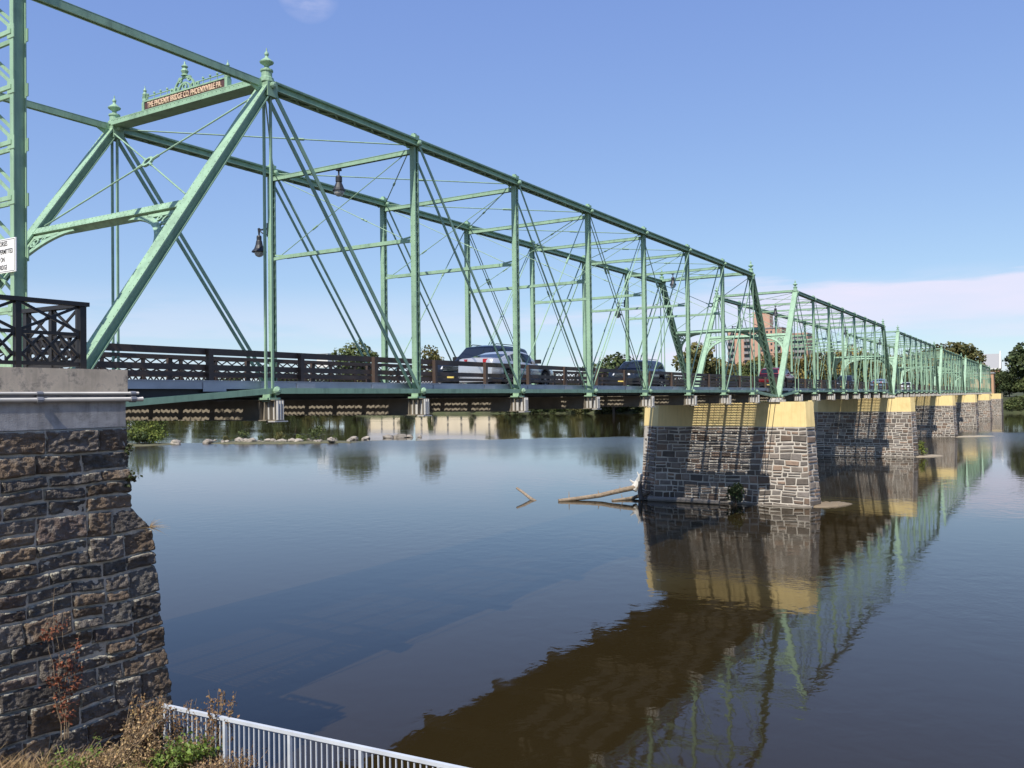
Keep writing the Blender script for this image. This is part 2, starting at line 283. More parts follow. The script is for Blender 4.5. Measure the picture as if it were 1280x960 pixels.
def make_span():
    root = thing('truss_span', '', 'bridge span', (0, 0, PZ))
    G = M['green']
    def part(mb, name, m=G, **k): return mb.build(name, m, root, **k)
    for y in (YN, YF):
        # top chord, end posts
        b = MB(); channel_box(b, top(1, y)+Vector((.12,0,0)), top(8, y)-Vector((.12,0,0)), .35, .20, (0,0,1)); part(b, 'top_chord')
        for k, kb in ((1, 0), (8, 9)):
            p, q = bot(kb, y), top(k, y); a = (q-p).normalized(); n = Vector((-a.z, 0, a.x)) if k == 1 else Vector((a.z, 0, -a.x))
            if n.z < 0: n = -n
            b = MB(); channel_box(b, p, q - a*.05, .37, .19, n)
            for s in (-1, 1): b.rivets(p+n*.12+Vector((0,s*.14,0)), q+n*.12+Vector((0,s*.14,0)), n, .16)
            part(b, 'end_post')
            b = MB(); b.lathe(FINIAL, top(k, y)+Vector((0,0,.14)), 14)
            part(b, 'finial')
            b = MB(); b.bar(top(k, y)+Vector((-.16,0,-.12)), top(k, y)+Vector((.16,0,-.12)), .40, .34)
            b.lathe([(.20,.13),(.20,.17),(.17,.19)], top(k, y)-Vector((0,0,.05)), 12); part(b, 'hip_casting')
        # posts
        for k in range(2, 8):
            b = MB(); x = XN[k]; z0, z1 = -.12, HT-.13
            for s in (-1, 1):
                b.box(x+s*.09-.012, x+s*.09+.012, y-.09, y+.09, z0, z1)
                b.box(x+s*.06-.018, x+s*.06+.018, y-.092, y-.072, z0+.004, z1-.004); b.box(x+s*.06-.018, x+s*.06+.018, y+.072, y+.092, z0+.004, z1-.004)
            b.box(x-.078, x+.078, y-.010, y+.010, z0+.002, z1-.002)
            for s in (-1, 1): b.rivets((x-.103, y+s*.062, z0), (x-.103, y+s*.062, z1), (-1,0,0), .15, .014)
            for i in range(48):
                zz = z0+.1+i*.15; b.box(x-.08, x+.08, y-.102, y-.0945, zz-.012, zz+.012) if i % 2 == 0 else None
            part(b, 'post')
        # hip verticals (pairs of bars)
        for k in (1, 8):
            b = MB()
            for s in (-1, 1): b.bar(bot(k, y)+Vector((0,s*.115,0)), top(k, y)+Vector((0,s*.115,-.05)), .045, .062, (1,0,0))
            part(b, 'hip_vertical')
        # main diagonals (pairs of eyebars)
        for kt, kb in ((1,2),(2,3),(3,4),(8,7),(7,6),(6,5)):
            b = MB(); w = .112 if kt in (1, 8) else (.088 if kt in (2, 7) else .066); of = .135 if kt in (1, 8) else .155
            for s in (-1, 1): b.bar(top(kt, y)+Vector((0,s*of,-.02)), bot(kb, y)+Vector((0,s*of,0)), .030, w, (1,0,0))
            part(b, 'diagonal')
        # counters
        for kt, kb in ((4,3),(5,4),(4,5),(5,6)):
            b = MB()
            for s in ((-1, 1) if (kt, kb) in ((5,4),(4,5)) else (1,)):
                p, q = top(kt, y)+Vector((0,s*.06,-.02)), bot(kb, y)+Vector((0,s*.06,0))
                b.tube([p, q], .021, 6); mpt = p.lerp(q, .30); d = (q-p).normalized()
                b.tube([mpt-d*.18, mpt-d*.15, mpt+d*.15, mpt+d*.18], [.02,.045,.045,.02], 8)
            part(b, 'counter_rod')
        # bottom chord eyebars and pins
        b = MB()
        for k in range(9):
            for j, s in enumerate((-1, 1)):
                oy = s*(.185 + .02*(k % 2)) if k not in (0, 8) else s*.16
                b.bar(bot(k, y)+Vector((0,oy,0)), bot(k+1, y)+Vector((0,oy,0)), .035, .135)
        part(b, 'bottom_chord')
        for k in range(10):
            o = -1 if y == YN else 1
            b = MB(); prof = [(.055,-.25),(.055,.24),(.105,.245),(.105,.29),(.05,.33),(.03,.35)]
            b.lathe(prof, bot(k, y), 12, (0,o,0)); b.lathe(prof, bot(k, y), 12, (0,-o,0)); part(b, 'pin')
        for k in range(1, 9):
            b = MB(); b.lathe([(.05,-.2),(.05,.2),(.085,.205),(.085,.25),(.04,.28)], top(k, y)+Vector((0,0,-.02)), 10, (0,-1,0)); b.lathe([(.05,0),(.05,.2),(.085,.205),(.085,.25),(.04,.28)], top(k, y)+Vector((0,0,-.02)), 10, (0,1,0))
            if 2 <= k <= 7:
                b.box(XN[k]-.10, XN[k]+.10, y-.13, y+.13, HT+.16, HT+.24); b.box(XN[k]-.06, XN[k]+.06, y-.06, y+.06, HT+.24, HT+.30)
            part(b, 'chord_joint')
            b = MB()       # hanger bracket between pin and floor beam
            for s in (-1, 1): b.bar(bot(k, y)+Vector((s*.10,0,-.26)), bot(k, y)+Vector((s*.055,0,.05)), .24, .05, (1,0,0))
            b.box(XN[k]-.17, XN[k]+.17, y-.20, y+.20, -.215, -.165); part(b, 'hanger')
    # cross struts and sway rods
    for k in range(2, 8):
        b = MB(); x = XN[k]
        for s in (-1, 1):
            b.bar((x+s*.055, YN+.12, HT-.24), (x+s*.055, YF-.12, HT-.24), .03, .12)
        b.bar((x, YN+.12, HT-.172), (x, YF-.12, HT-.172), .16, .014)
        part(b, 'top_strut')
        b = MB(); zs = 4.56
        b.bar((x-.05, YN+.65, zs), (x-.05, YF-.65, zs), .05, .115); b.bar((x+.05, YN+.65, zs), (x+.05, YF-.65, zs), .05, .115)
        for y, o in ((YN, 1), (YF, -1)):
            b.bar((x, y+o*.11, zs-.02), (x, y+o*.70, zs), .07, .10); b.bar((x, y+o*.15, zs+.10), (x, y+o*.62, zs+.04), .04, .05)
        part(b, 'sway_strut')
        b = MB()
        for y, o, yo in ((YN, 1, YF), (YF, -1, YN)):
            p = Vector((x, y+o*.45, zs+.08)); q = Vector((x, yo-(-o)*.0-o*.12, HT-.15)); b.tube([p, q], .014, 6)
            m_ = p.lerp(q, .28); d = (q-p).normalized(); b.tube([m_-d*.12, m_+d*.12], .03, 6)
        part(b, 'sway_rod')
    # lateral rods in the plane of the top chords
    for k in range(1, 8):
        b = MB()
        for (ya, yb) in ((YN, YF), (YF, YN)):
            o = .2 if yb > ya else -.2
            p, q = Vector((XN[k]+.1, ya+o, HT-.03)), Vector((XN[k+1]-.1, yb-o, HT-.03+.02*(o > 0)))
            b.tube([p, q], .019, 6); m_ = p.lerp(q, .6); d = (q-p).normalized(); b.tube([m_-d*.2, m_-d*.17, m_+d*.17, m_+d*.2], [.02,.04,.04,.02], 6)
        part(b, 'lateral_rod')
    # the two portals
    for mir in (False, True):
        X = (lambda x: LS-x) if mir else (lambda x: x)
        x0, x1 = .445, NP; z0, z1 = -.35, HT
        a = Vector((X(x1)-X(x0), 0, z1-z0)).normalized(); n = Vector((-a.z, 0, a.x));
        if n.z < 0: n = -n
        def P(y, s, t=0): return Vector((X(x0), y, z0)) + a*s + n*t
        ln = math.hypot(x1-x0, z1-z0)
        b = MB(); tz = HT+.10
        for s in (-1, 1): b.bar((X(x1)+s*.2, YN+.16, tz), (X(x1)+s*.2, YF-.16, tz), .03, .11)
        b.bar((X(x1), YN+.16, tz+.067), (X(x1), YF-.16, tz+.067), .44, .022); b.bar((X(x1), YN+.16, tz-.067), (X(x1), YF-.16, tz-.067), .46, .022)
        for s in (-1, 1): b.rivets((X(x1)+s*.216, YN+.2, tz+.02), (X(x1)+s*.216, YF-.2, tz+.04), (s,0,0), .16)
        part(b, 'portal_top_strut')
        ss = 5.44                                             # portal strut, measured along the end post
        b = MB(); b.bar(P(YN+.17, ss, -.03), P(YF-.17, ss, -.03), .135, .22, n); b.bar(P(YN+.17, ss, .095), P(YF-.17, ss, .095), .20, .022, n)
        b.rivets(P(YN+.2, ss+.065, .107), P(YF-.2, ss+.065, .107), n, .15); b.rivets(P(YN+.2, ss-.065, .107), P(YF-.2, ss-.065, .107), n, .15); part(b, 'portal_strut')
        for y, o in ((YN+.18, 1), (YF-.18, -1)):
            b = MB(); w, h = 1.75, 1.45; o3 = P(y, ss-.13, .045); e1 = Vector((0, o, 0)); e2 = -a
            if e1.cross(e2).dot(n) > 0: th = -.06
            else: th = .06
            A = []; B = []
            for i in range(15):
                t = i/14*math.pi/2; A.append((w - w*math.sin(t) + .0, h - h*math.cos(t)) if False else (w*(1-math.sin(t)), h*(1-math.cos(t))))
                B.append((max(.0, w*(1-math.sin(t))-.13*math.cos(t)*0.6-.10*math.sin(t)*0), max(0.0, h*(1-math.cos(t))-.14*math.sin(t))))
            A = [(x_+.06, y_+.06) for x_, y_ in A]
            inner = [(max(.0, x_-.12), max(.0, y_-.12)) for x_, y_ in A]
            b.strip2d(A, inner, o3, e1, e2, th)
            b.prism([(0,0),(1.1,0),(1.1,.11),(0,.11)], o3, e1, e2, th*.9); b.prism([(0,.112),(.11,.112),(.11,.95),(0,.95)], o3, e1, e2, th*.9)
            for c, r in (((.27,.26), .15), ((.58,.17), .085), ((.17,.56), .085)):
                q0, q1 = ring2d(r-.05, r, 14, c); b.strip2d(q0, q1, o3, e1, e2, th*.8)
            b.strip2d([(.15,.15),(.48,.42)], [(.12,.20),(.44,.47)], o3, e1, e2, th*.7)
            part(b, 'portal_bracket')
        # crossed rods with a ring in the middle
        yc, sc_ = (YN+YF)/2, (ss+.15+ln)/2 - .05
        b = MB()
        for y, o in ((YN, 1), (YF, -1)):
            for s_ in (ln-.25, ss+.28):
                p, q = P(y+o*.2, s_), P(yc, sc_); d = (q-p).normalized(); b.tube([p, q-d*.16], .020, 6); b.tube([q-d*.34, q-d*.14], .035, 6)
        q0, q1 = ring2d(.10, .17, 18); b.strip2d(q0, q1, P(yc, sc_, -.03), Vector((0,1,0)), a, .06 if Vector((0,1,0)).cross(a).dot(n) > 0 else -.06)
        part(b, 'portal_rod')
    # floor: beams, stringers, open grating, kerb strips, walkway
    for k in range(1, 9):
        b = MB(); x = XN[k]; y0, y1 = -.16, 8.95
        b.box(x-.015, x+.015, y0, y1, -.705, -.235)
        b.box(x-.14, x+.14, y0, y1, -.235, -.215); b.box(x-.16, x+.16, y0-.02, y1, -.727, -.705)
        for yy in (-.13, .04, .22, .40): b.box(x-.12, x-.017, yy-.012, yy+.012, -.70, -.24); b.box(x+.017, x+.12, yy-.012, yy+.012, -.70, -.24)
        for yy in (-.02, .14): b.tube([(x-.1, yy, -.79), (x-.1, yy, -.72)], .022, 6); b.tube([(x+.1, yy, -.79), (x+.1, yy, -.72)], .022, 6)
        fb = part(b, 'floor_beam', M['beam'])
        e = MB(); e.box(x-.10, x+.10, y0-.024, y0-.003, -.702, -.24); e.box(x-.014, x+.014, y0-.06, y0-.026, -.700, -.24)
        for s in (-1, 1): e.box(x+s*.085-.010, x+s*.085+.010, y0-.06, y0-.026, -.700, -.24)
        e.box(x-.21, x+.21, y0-.08, y0+.16, -.752, -.7295)
        for yy in (.0, .14): e.box(x-.021, x-.0165, y0+.02, y0+.50, -.695, -.25) if yy == 0 else None  # sunlit stretch of the web, painted as a pale sheet
        e.build('sunlit_end_plate', M['sunlit_end'], fb)
    for yy in (.95, 2.18, 3.41, 4.64, 5.85, 6.7, 8.7):
        b = MB(); b.box(.05, LS-.05, yy-.012, yy+.012, -.185, .065); b.box(.05, LS-.05, yy-.08, yy+.08, .065, .085); b.box(.05, LS-.05, yy-.08, yy+.08, -.207, -.185); part(b, 'stringer', M['under'])
    g = MB(); nseg = 50; ya, yb_ = .90, 5.88; nb = int(LS/.158)
    vs = []; fs = []
    for i in range(nb):
        xb = .05 + i*.158; base = len(vs)
        for j in range(nseg+1):
            yy = ya+(yb_-ya)*j/nseg; xx = xb + (.017 if j % 2 else -.017)
            vs += [(xx-.020, yy, .075), (xx+.020, yy, .075), (xx+.020, yy, .15), (xx-.020, yy, .15)]
        for j in range(nseg):
            q = base+j*4
            for c in range(4): fs.append((q+c, q+(c+1) % 4, q+4+(c+1) % 4, q+4+c))
    g.add(vs, fs)
    for yy in np.arange(ya, yb_, .415): g.box(.05, LS-.05, yy-.012, yy+.012, .087, .146)
    part(g, 'deck_grating', M['under'])
    for (ya, yb_, nm) in ((.40, .48, 1), (5.93, 6.01, 2)):
        b = MB(); b.box(.02, LS-.02, ya, yb_, .05, .235); b.box(.02, LS-.02, ya-.02, yb_+.02, .225, .245)
        for k in range(18):
            xx = (k+.5)*NP/2; yo = ya-.012 if nm == 1 else yb_+.012; b.box(xx-.33, xx+.33, yo-.006, yo+.006, -.01, .20)
        part(b, 'kerb_rail', M['galv'])
        b = MB(); o = 1; c0 = yb_+.012
        if nm == 2: b.box(.03, LS-.03, c0+.401, 6.575, .104, .122)  # filler plate added to close the light gap beside the walkway
        lo, hi = sorted((c0, c0+o*.40)); b.box(.03, LS-.03, lo, hi, .10, .12); b.box(.03, LS-.03, min(c0, c0+o*.05), max(c0, c0+o*.05), -.16, .098); part(b, 'deck_edge', M['under'])
    b = MB(); b.box(.03, LS-.03, 6.58, 9.02, .10, .19); b.box(.03, LS-.03, 8.9, 9.03, -.12, .095); part(b, 'walkway_deck', M['walk'])
    return root

def make_guard_rail(side):
    root = thing('guard_rail', '', 'guard rail', (0, 0, PZ), 0, 'brown guard rails along the roadway')
    s = 1 if side == 'near' else -1; y = .62 if side == 'near' else 5.80
    for z0, z1, d in (((.85, 1.00, .10), (.49, .62, .09), (.345, .43, .08)) if side == 'near' else ((1.04, 1.14, .08), (.57, .67, .08))):
        b = MB(); b.box(.03, LS-.03, min(y, y+s*d), max(y, y+s*d), z0, z1); b.build('rail', M['brown'], root)
    for k in range(18):
        x = (k+.5)*NP/2; b = MB(); b.box(x-.065, x+.065, min(y-s*.12, y-s*.003), max(y-s*.12, y-s*.003), .18, .985 if side == 'near' else 1.14); b.build('rail_post', M['brown'], root)
    return root

def lattice_panel(b, x0, x1, z0, z1, y, th, pitch, d=.02, axis='x'):
    """diagonal lattice between x0..x1 / z0..z1 (axis 'y' swaps x and y)"""
    def P(u, z, o): return (u, y+o, z) if axis == 'x' else (y+o, u, z)
    n = max(1, round((x1-x0)/pitch)); h = z1-z0; pt = (x1-x0)/n
    for i in range(n):
        a = x0+i*pt; b.bar(P(a, z0, d/2), P(a+pt, z1, d/2), d, th, (0,0,1)); b.bar(P(a, z1, -d/2-.002), P(a+pt, z0, -d/2-.002), d, th, (0,0,1))

def make_walkway_fence():
    root = thing('walkway_fence', '', 'fence', (0, 0, PZ), 0, 'lattice fences along the walkway'); y = 9.08
    b = MB(); b.box(.03, LS-.03, y-.05, y+.09, 1.20, 1.28); b.build('hand_rail', M['brown'], root)
    for z in (.22, .60, .86):
        b = MB(); b.box(.03, LS-.03, y-.03, y+.03, z, z+.07); b.build('rail', M['brown'], root)
    n = 36; pt = LS/n
    for i in range(n+1):
        x = min(max(i*pt, .07), LS-.07); b = MB(); b.box(x-.05, x+.05, y-.045, y+.045, .195, 1.197); b.build('rail_post', M['brown'], root)
    b = MB()
    for i in range(n):
        lattice_panel(b, i*pt+.05, (i+1)*pt-.05, .29, .60, y, .045, .235)
        lattice_panel(b, i*pt+.05, (i+1)*pt-.05, .67, .86, y, .045, .46)
        lattice_panel(b, i*pt+.05, (i+1)*pt-.05, .93, 1.20, y, .04, .50)
    b.build('lattice', M['brown'], root)
    return root

def make_hang_lamp(kind):
    root = thing('hanging_lamp' if kind == 'strut' else 'bracket_lamp', '', 'lamp', (0,0,0))
    b = MB()
    if kind == 'strut': b.lathe([(.10,.0),(.10,-.035),(.03,-.05),(.025,-.20)], (0,0,0), 12)
    else:
        b.bar((0,-.50,-.02), (0,.03,-.02), .05, .05); b.box(-.07,.07,-.50,-.44,-.30,.16); b.tube([(0,-.44,-.24),(0,-.2,-.16),(0,0,-.03)], .02, 6); b.lathe([(.03,.05),(.05,.03),(.025,-.2)], (0,0,0), 10)
    b.build('bracket', M['lamp'], root)
    b = MB(); z = -.20
    b.lathe([(.03,0),(.085,-.01),(.105,-.05),(.105,-.20),(.09,-.22),(.10,-.24),(.125,-.30),(.165,-.40),(.20,-.46),(.205,-.49),(.17,-.49),(.15,-.44)] if kind == 'strut' else
            [(.03,0),(.07,-.01),(.085,-.05),(.085,-.17),(.10,-.20),(.125,-.34),(.17,-.46),(.25,-.55),(.255,-.575),(.22,-.575),(.15,-.46)], (0,0,z), 18)
    b.build('lamp_shade', M['lamp'], root, smooth=False)
    b = MB(); zz = z-.49 if kind == 'strut' else z-.56
    b.lathe([(.165,0),(.16,-.06),(.125,-.13),(.07,-.17),(.01,-.185)], (0,0,zz), 16); b.build('globe', M['globe'], root, smooth=True)
    return root

ORD = ['first span from the abutment', 'second span from the abutment', 'third span from the abutment', 'fourth span from the abutment', 'fifth span from the abutment', 'sixth and last span from the abutment']
span = make_span(); gn = make_guard_rail('near'); gf = make_guard_rail('far'); wf = make_walkway_fence()
l1 = make_hang_lamp('strut'); l2 = make_hang_lamp('bracket')
for i in range(6):
    for proto, lab, off in ((span, 'mint green pinned truss, ', 0), (gn, 'near-side brown guard rail, ', 0), (gf, 'far-side brown guard rail of the roadway, ', 0), (wf, 'brown lattice walkway fence, ', 0)):
        o = proto if i == 0 else copy_tree(proto)
        o.location = (i*LS, 0, PZ); o['label'] = lab + ORD[i]
        if proto is span: o['group'] = 'truss spans of the bridge'
    for j, k in enumerate((2, 7)):
        o = l1 if (i == 0 and j == 0) else copy_tree(l1)
        o.location = (i*LS+XN[k], 3.21, PZ+HT-.33); o['group'] = 'lamps hung from the top struts'
        o['label'] = 'bell lamp under the %s top strut, %s' % ('near-end' if j == 0 else 'far-end', ORD[i])
        o = l2 if (i == 0 and j == 0) else copy_tree(l2)
        o.location = (i*LS+XN[k], YF+.62, PZ+5.62); o['group'] = 'lamps bracketed to the far posts'
        o['label'] = 'bell lamp on a far post, %s, %s' % ('near end' if j == 0 else 'far end', ORD[i])

# maker's sign on the first portal
def text_mesh(body, size, depth, name, mat_, parent, loc, ex, ey, align='CENTER', xs=1.0):
    cu = bpy.data.curves.new(name, 'FONT'); cu.body = body; cu.size = size; cu.extrude = depth; cu.align_x = align; cu.align_y = 'CENTER'; cu.offset = .001*size/.3; cu.space_line = 1.15
    to = bpy.data.objects.new(name, cu); COL.objects.link(to); bpy.context.view_layer.update()
    dg = bpy.context.evaluated_depsgraph_get(); me = bpy.data.meshes.new_from_object(to.evaluated_get(dg)); bpy.data.objects.remove(to)
    me.materials.clear(); me.materials.append(mat_)
    o = bpy.data.objects.new(name, me); COL.objects.link(o); o.parent = parent
    ex, ey = Vector(ex), Vector(ey); ez = ex.cross(ey); l = Vector(loc)
    o.matrix_local = Matrix(((ex.x*xs, ey.x, ez.x, l.x), (ex.y*xs, ey.y, ez.y, l.y), (ex.z*xs, ey.z, ez.z, l.z), (0,0,0,1)))
    return o
sg = thing('name_sign', 'maroon sign with cream raised capitals and pale green scrollwork on the first portal', 'sign', (NP-.02, 3.20, PZ+HT+.185))
b = MB(); b.box(-.04, .04, -1.62, 1.62, .045, .285); b.build('panel', M['maroon'], sg)
b = MB()
for z0, z1 in ((0, .05), (.28, .315)): b.box(-.06, .06, -1.70, 1.70, z0, z1)
for y in (-1.66, 1.66): b.box(-.07, .07, y-.05, y+.05, .051, .279)
b.build('frame', M['green'], sg)
text_mesh('THE PHOENIX BRIDGE CO. PHOENIXVILLE PA.', .215, .012, 'letters', M['cream'], sg, (-.052, 0, .165), (0,-1,0), (0,0,1), xs=.665)
for y in (-1.66, 1.66):
    b = MB(); b.lathe([(.07,0),(.07,.05),(.035,.08),(.06,.16),(.07,.20),(.03,.27),(.05,.30),(.012,.38),(.006,.44)], (0, y, .315), 10)
    for s in (-1, 1): b.tube([(0, y, .34), (0, y+s*.08, .39), (0, y+s*.11, .45), (0, y+s*.08, .49)], [.025,.02,.016,.01], 6)
    b.build('corner_finial', M['green'], sg)
for sd_ in (-1, 1):
  b = MB(); b.tube([(0,sd_*.5,.43),(0,sd_*1.6,.43)], .016, 6)
  for i in range(4):
    y = sd_*(.72 + i*.27); b.tube([(0,y,.315),(0,y,.47)], .012, 5); b.lathe([(.02,-.03),(.035,0),(.02,.03)], (0,y,.485), 6)
  b.build('cresting_rail', M['green'], sg)
b = MB(); E1, E2 = Vector((0,-1,0)), Vector((0,0,1))
for rr, w in ((.42,.05), (.25,.045)):
    A = [(rr*math.cos(t), .315+rr*.85*math.sin(t)) for t in np.linspace(0, math.pi, 19)]; Bq = [((rr-w)*math.cos(t), .315+(rr-w)*.85*math.sin(t)) for t in np.linspace(0, math.pi, 19)]
    b.strip2d(A, Bq, (.025,0,0), E1, E2, .05)
for c, r in (((-.33,.38),.08),((.33,.38),.08),((-.18,.60),.075),((.18,.60),.075),((0,.40),.09),((-.50,.38),.07),((.50,.38),.07),((0,.70),.08)):
    q0, q1 = ring2d(r-.035, r, 14, c); b.strip2d(q0, q1, (.022,0,0), E1, E2, .044)
b.lathe([(.10,0),(.06,.04),(.10,.12),(.07,.17),(.05,.20),(.09,.24),(.03,.30),(.012,.38)], (0,0,.69), 10)
b.build('crest', M['green'], sg)

# lattice gantry at the bank end, with ties to the first hip joints
gt = thing('lattice_gantry', 'pale green lattice column with long ties to the first truss, beside the abutment fence', 'gantry', (0, 0, PZ+.32))
for y in (0.05, YF+.10):
    b = MB(); x0, x1 = -.43, -.20; H = 8.9
    for yy, o in ((y, 1), (y+1.25, -1)):
        b.box(x0+.012, x1-.012, yy-.008, yy+.008, 0, H)                       # web plate
        b.box(x0-.008, x0+.012, yy-.06, yy+.06, 0, H); b.box(x1-.012, x1+.008, yy-.06, yy+.06, 0, H)
        b.box(x0-.08, x1+.08, yy-.14, yy+.14, 0, .03)
    zz = .15; i = 0
    while zz < H-.8:
        for xx in (x0-.012, x1+.012):
            b.bar((xx, y-.02, zz), (xx, y+1.27, zz), .05, .08); b.bar((xx+.01, y-.02, zz+.05), (xx+.01, y+1.27, zz+.98), .03, .06)
            b.box(xx-.010, xx+.010, y-.10, y+.12, zz-.12, zz+.12)
        zz += 1.02
    b.bar((x1+.03, y-.02, H-1.3), (x1+.03, y+1.27, H-1.3), .05, .2)
    b.build('lattice_column', M['green'], gt)
for y in (YN, YF):
    b = MB(); p = Vector((-.2, y, HT-.32)); q = Vector((NP-.30, y, HT-.32+.0))
    for s in (-1, 1): b.bar(p+Vector((0,s*.05,.0)), q+Vector((0,s*.05,0)), .045, .15)
    b.bar(p+Vector((0,0,.085)), q+Vector((0,0,.085)), .15, .012)
    b.prism([(-.10,-.10),(.42,-.34),(.42,.14),(-.10,.10)], q+Vector((-.12,.02,0)), (1,0,0), (0,0,1), .04)
    b.build('tie_beam', M['green'], gt)
sn = thing('notice_sign', 'white notice with black capitals fixed to the green lattice column', 'sign', (-.475, .27, PZ+2.47))
b = MB(); b.box(-.012, .012, -.42, .42, -.31, .31); b.build('panel', M['white'], sn)
b = MB()
for z0, z1, y0, y1 in ((.285,.292,-.39,.39),(-.292,-.285,-.39,.39)): b.box(-.016, -.0125, y0, y1, z0, z1)
for y in (-.39, .39): b.box(-.016, -.0125, y-.004, y+.004, -.284, .284)
b.build('border', M['letter'], sn)
text_mesh('HORSES\nNOT PERMITTED\nON\nBRIDGE', .125, .0015, 'letters', M['letter'], sn, (-.0155, 0, .0), (0,-1,0), (0,0,1), xs=.72)
# ------------------------------------------------------------------ masonry
def masonry(mb, O, Uv, Vv, Nv, lx, rx, H, rh, rw, depth, gap, rng, tone, ragged=0.0, wet=-1):
    """coursed rubble on a plane: lx(h), rx(h) give the left/right limits at height h"""
    O, Uv, Vv, Nv = Vector(O), Vector(Uv).normalized(), Vector(Vv).normalized(), Vector(Nv).normalized()
    z = 0.0
    while z < H-.05:
        h = min(rng.uniform(*rh), H-z)
        if H-z-h < rh[0]*.6: h = H-z
        L0, R0 = lx(z+h/2), rx(z+h/2); u = L0
        while u < R0-.02:
            w = rng.uniform(*rw)
            if R0-u-w < rw[0]*.7: w = R0-u
            rows = [(z, h)] if rng.random() > .3 or h < .3 else [(z, h*.5), (z+h*.5, h*.5)]
            for (zz, hh) in rows:
                g = gap*rng.uniform(.6, 1.4); j = lambda: rng.uniform(-.5, .5)*gap*1.3; d = depth*rng.uniform(.5, 1.3); bv = min(.05, hh*.18)
                c = [(u+g+j(), zz+g+j()), (u+w-g+j(), zz+g+j()), (u+w-g+j(), zz+hh-g+j()), (u+g+j(), zz+hh-g+j())]
                cx, cy = u+w/2, zz+hh/2
                wp = lambda a, b_: (a, b_) if (a < lx(zz)+.3 or a > rx(zz)-.3) else (a+.07*mnoise.noise(Vector((a*1.3, b_*1.3, depth*99))), b_+.08*mnoise.noise(Vector((a*.9, b_*1.1, 5+depth*99))))
                c = [wp(*q_) for q_ in c]
                base = [O+Uv*a+Vv*b_-Nv*.02 for a, b_ in c]; topv = [O+Uv*(a+(bv if a < cx else -bv))+Vv*(b_+(bv if b_ < cy else -bv))+Nv*(d+rng.uniform(-.012,.012)) for a, b_ in c]
                mb.add(base+topv, [(4,5,6,7),(0,1,5,4),(1,2,6,5),(2,3,7,6),(3,0,4,7)], tuple(q_*(.55 if zz+hh*.5 < wet else 1) for q_ in tone(rng)))
            u += w
        z += h
def pier_tone(r):
    t = r.uniform(.6, 1.5); k = r.random()
    return (t*1.0, t*1.0, t*1.0) if k < .55 else ((t*1.18, t*1.0, t*.88) if k < .85 else (t*.92, t*.96, t*1.02))

PIER_TOP, CAPH = PZ-.74, 1.70
def make_pier(seed):
    root = thing('bridge_pier', '', 'pier', (0,0,0), 0, 'stone piers under the bridge')
    rng = random.Random(seed)
    # plan at the top: rectangle x +-1.05, y -2 .. 8.5, with a pointed nose upstream; batter 1:13
    def ring(z):
        g = (PIER_TOP-z)*.055; hx = .72+g; y0 = -1.92-g*.8; y1 = 8.6+g; nose = 10.0+g*1.2
        return [(-hx, y0), (0, y0-.36-g*.2), (hx, y0), (hx, y1), (0, nose), (-hx, y1)]
    def solid(name, z0, z1, grow, m):
        b = MB(); A, B = ring(z0), ring(z1)
        f = lambda P, z: [(x*(1+grow), y+(grow*2 if y > 3 else -grow*2), z) for x, y in P]
        v = f(A, z0)+f(B, z1); b.add(v, [tuple(range(6))[::-1], tuple(range(6, 12))]+[(i, (i+1) % 6, 6+(i+1) % 6, 6+i) for i in range(6)]); return b.build(name, m, root)
    solid('cap', PIER_TOP-CAPH, PIER_TOP, .004, M['yellow'])
    solid('core', -1.5, PIER_TOP-CAPH-.002, -.012, M['mortar'])
    b = MB(); zt = PIER_TOP-CAPH-.03; zb_ = -.3
    lo, hi = ring(zb_), ring(zt)
    for i in range(6):
        a0, a1 = Vector((*lo[i], zb_)), Vector((*lo[(i+1) % 6], zb_)); c0, c1 = Vector((*hi[i], zt)), Vector((*hi[(i+1) % 6], zt))
        U = (a1-a0).normalized(); mid = (c0+c1)/2-(a0+a1)/2; V = (mid - U*mid.dot(U)); H = V.length; V.normalize(); N_ = U.cross(V)
        wl0, wl1 = 0, (a1-a0).length; cl0 = (c0-a0).dot(U); cl1 = (c1-a0).dot(U)
        masonry(b, a0, U, V, N_, lambda h: cl0*h/H, lambda h: wl1+(cl1-wl1)*h/H, H, (.22,.52), (.35,1.05), .045, .034, rng, pier_tone, wet=.75)
    b.build('stone_facing', M['stone'], root)
    for (x, y0, y1) in ((-1.22, -2.4, 9.4), (1.22, -2.4, 9.4)):
        n = 9; b = MB()
        for i in range(n):
            ya, yb_ = y0+(y1-y0)*i/n, y0+(y1-y0)*(i+1)/n; b.box(x-rng.uniform(.2,.4), x+rng.uniform(.2,.4), ya-.01+.004*(i % 2), yb_+.01, -1, rng.uniform(.02,.14))
        b.build('footing', M['foot'], root)
    for y in (YN, YF):
        for s in (-1, 1):
            b = MB(); b.box(s*.45-.40, s*.45+.40, y-.42, y+.42, PIER_TOP+.003, PIER_TOP+.16); b.box(s*.45-.22, s*.45+.22, y-.26, y+.26, PIER_TOP+.163, PIER_TOP+.26); b.build('bearing', M['bear'], root)
    return root
PL = ['nearest stone pier with yellow cap and driftwood jammed at its foot', 'second stone pier with yellow cap, a green sprig at its foot', 'third stone pier with yellow cap, counted from the near abutment', 'fourth stone pier with yellow cap, counted from the near abutment', 'fifth stone pier with yellow cap, last before the far bank']
for i in range(5):
    o = make_pier(11+i); o.location = ((i+1)*LS, 0, 0); o['label'] = PL[i]

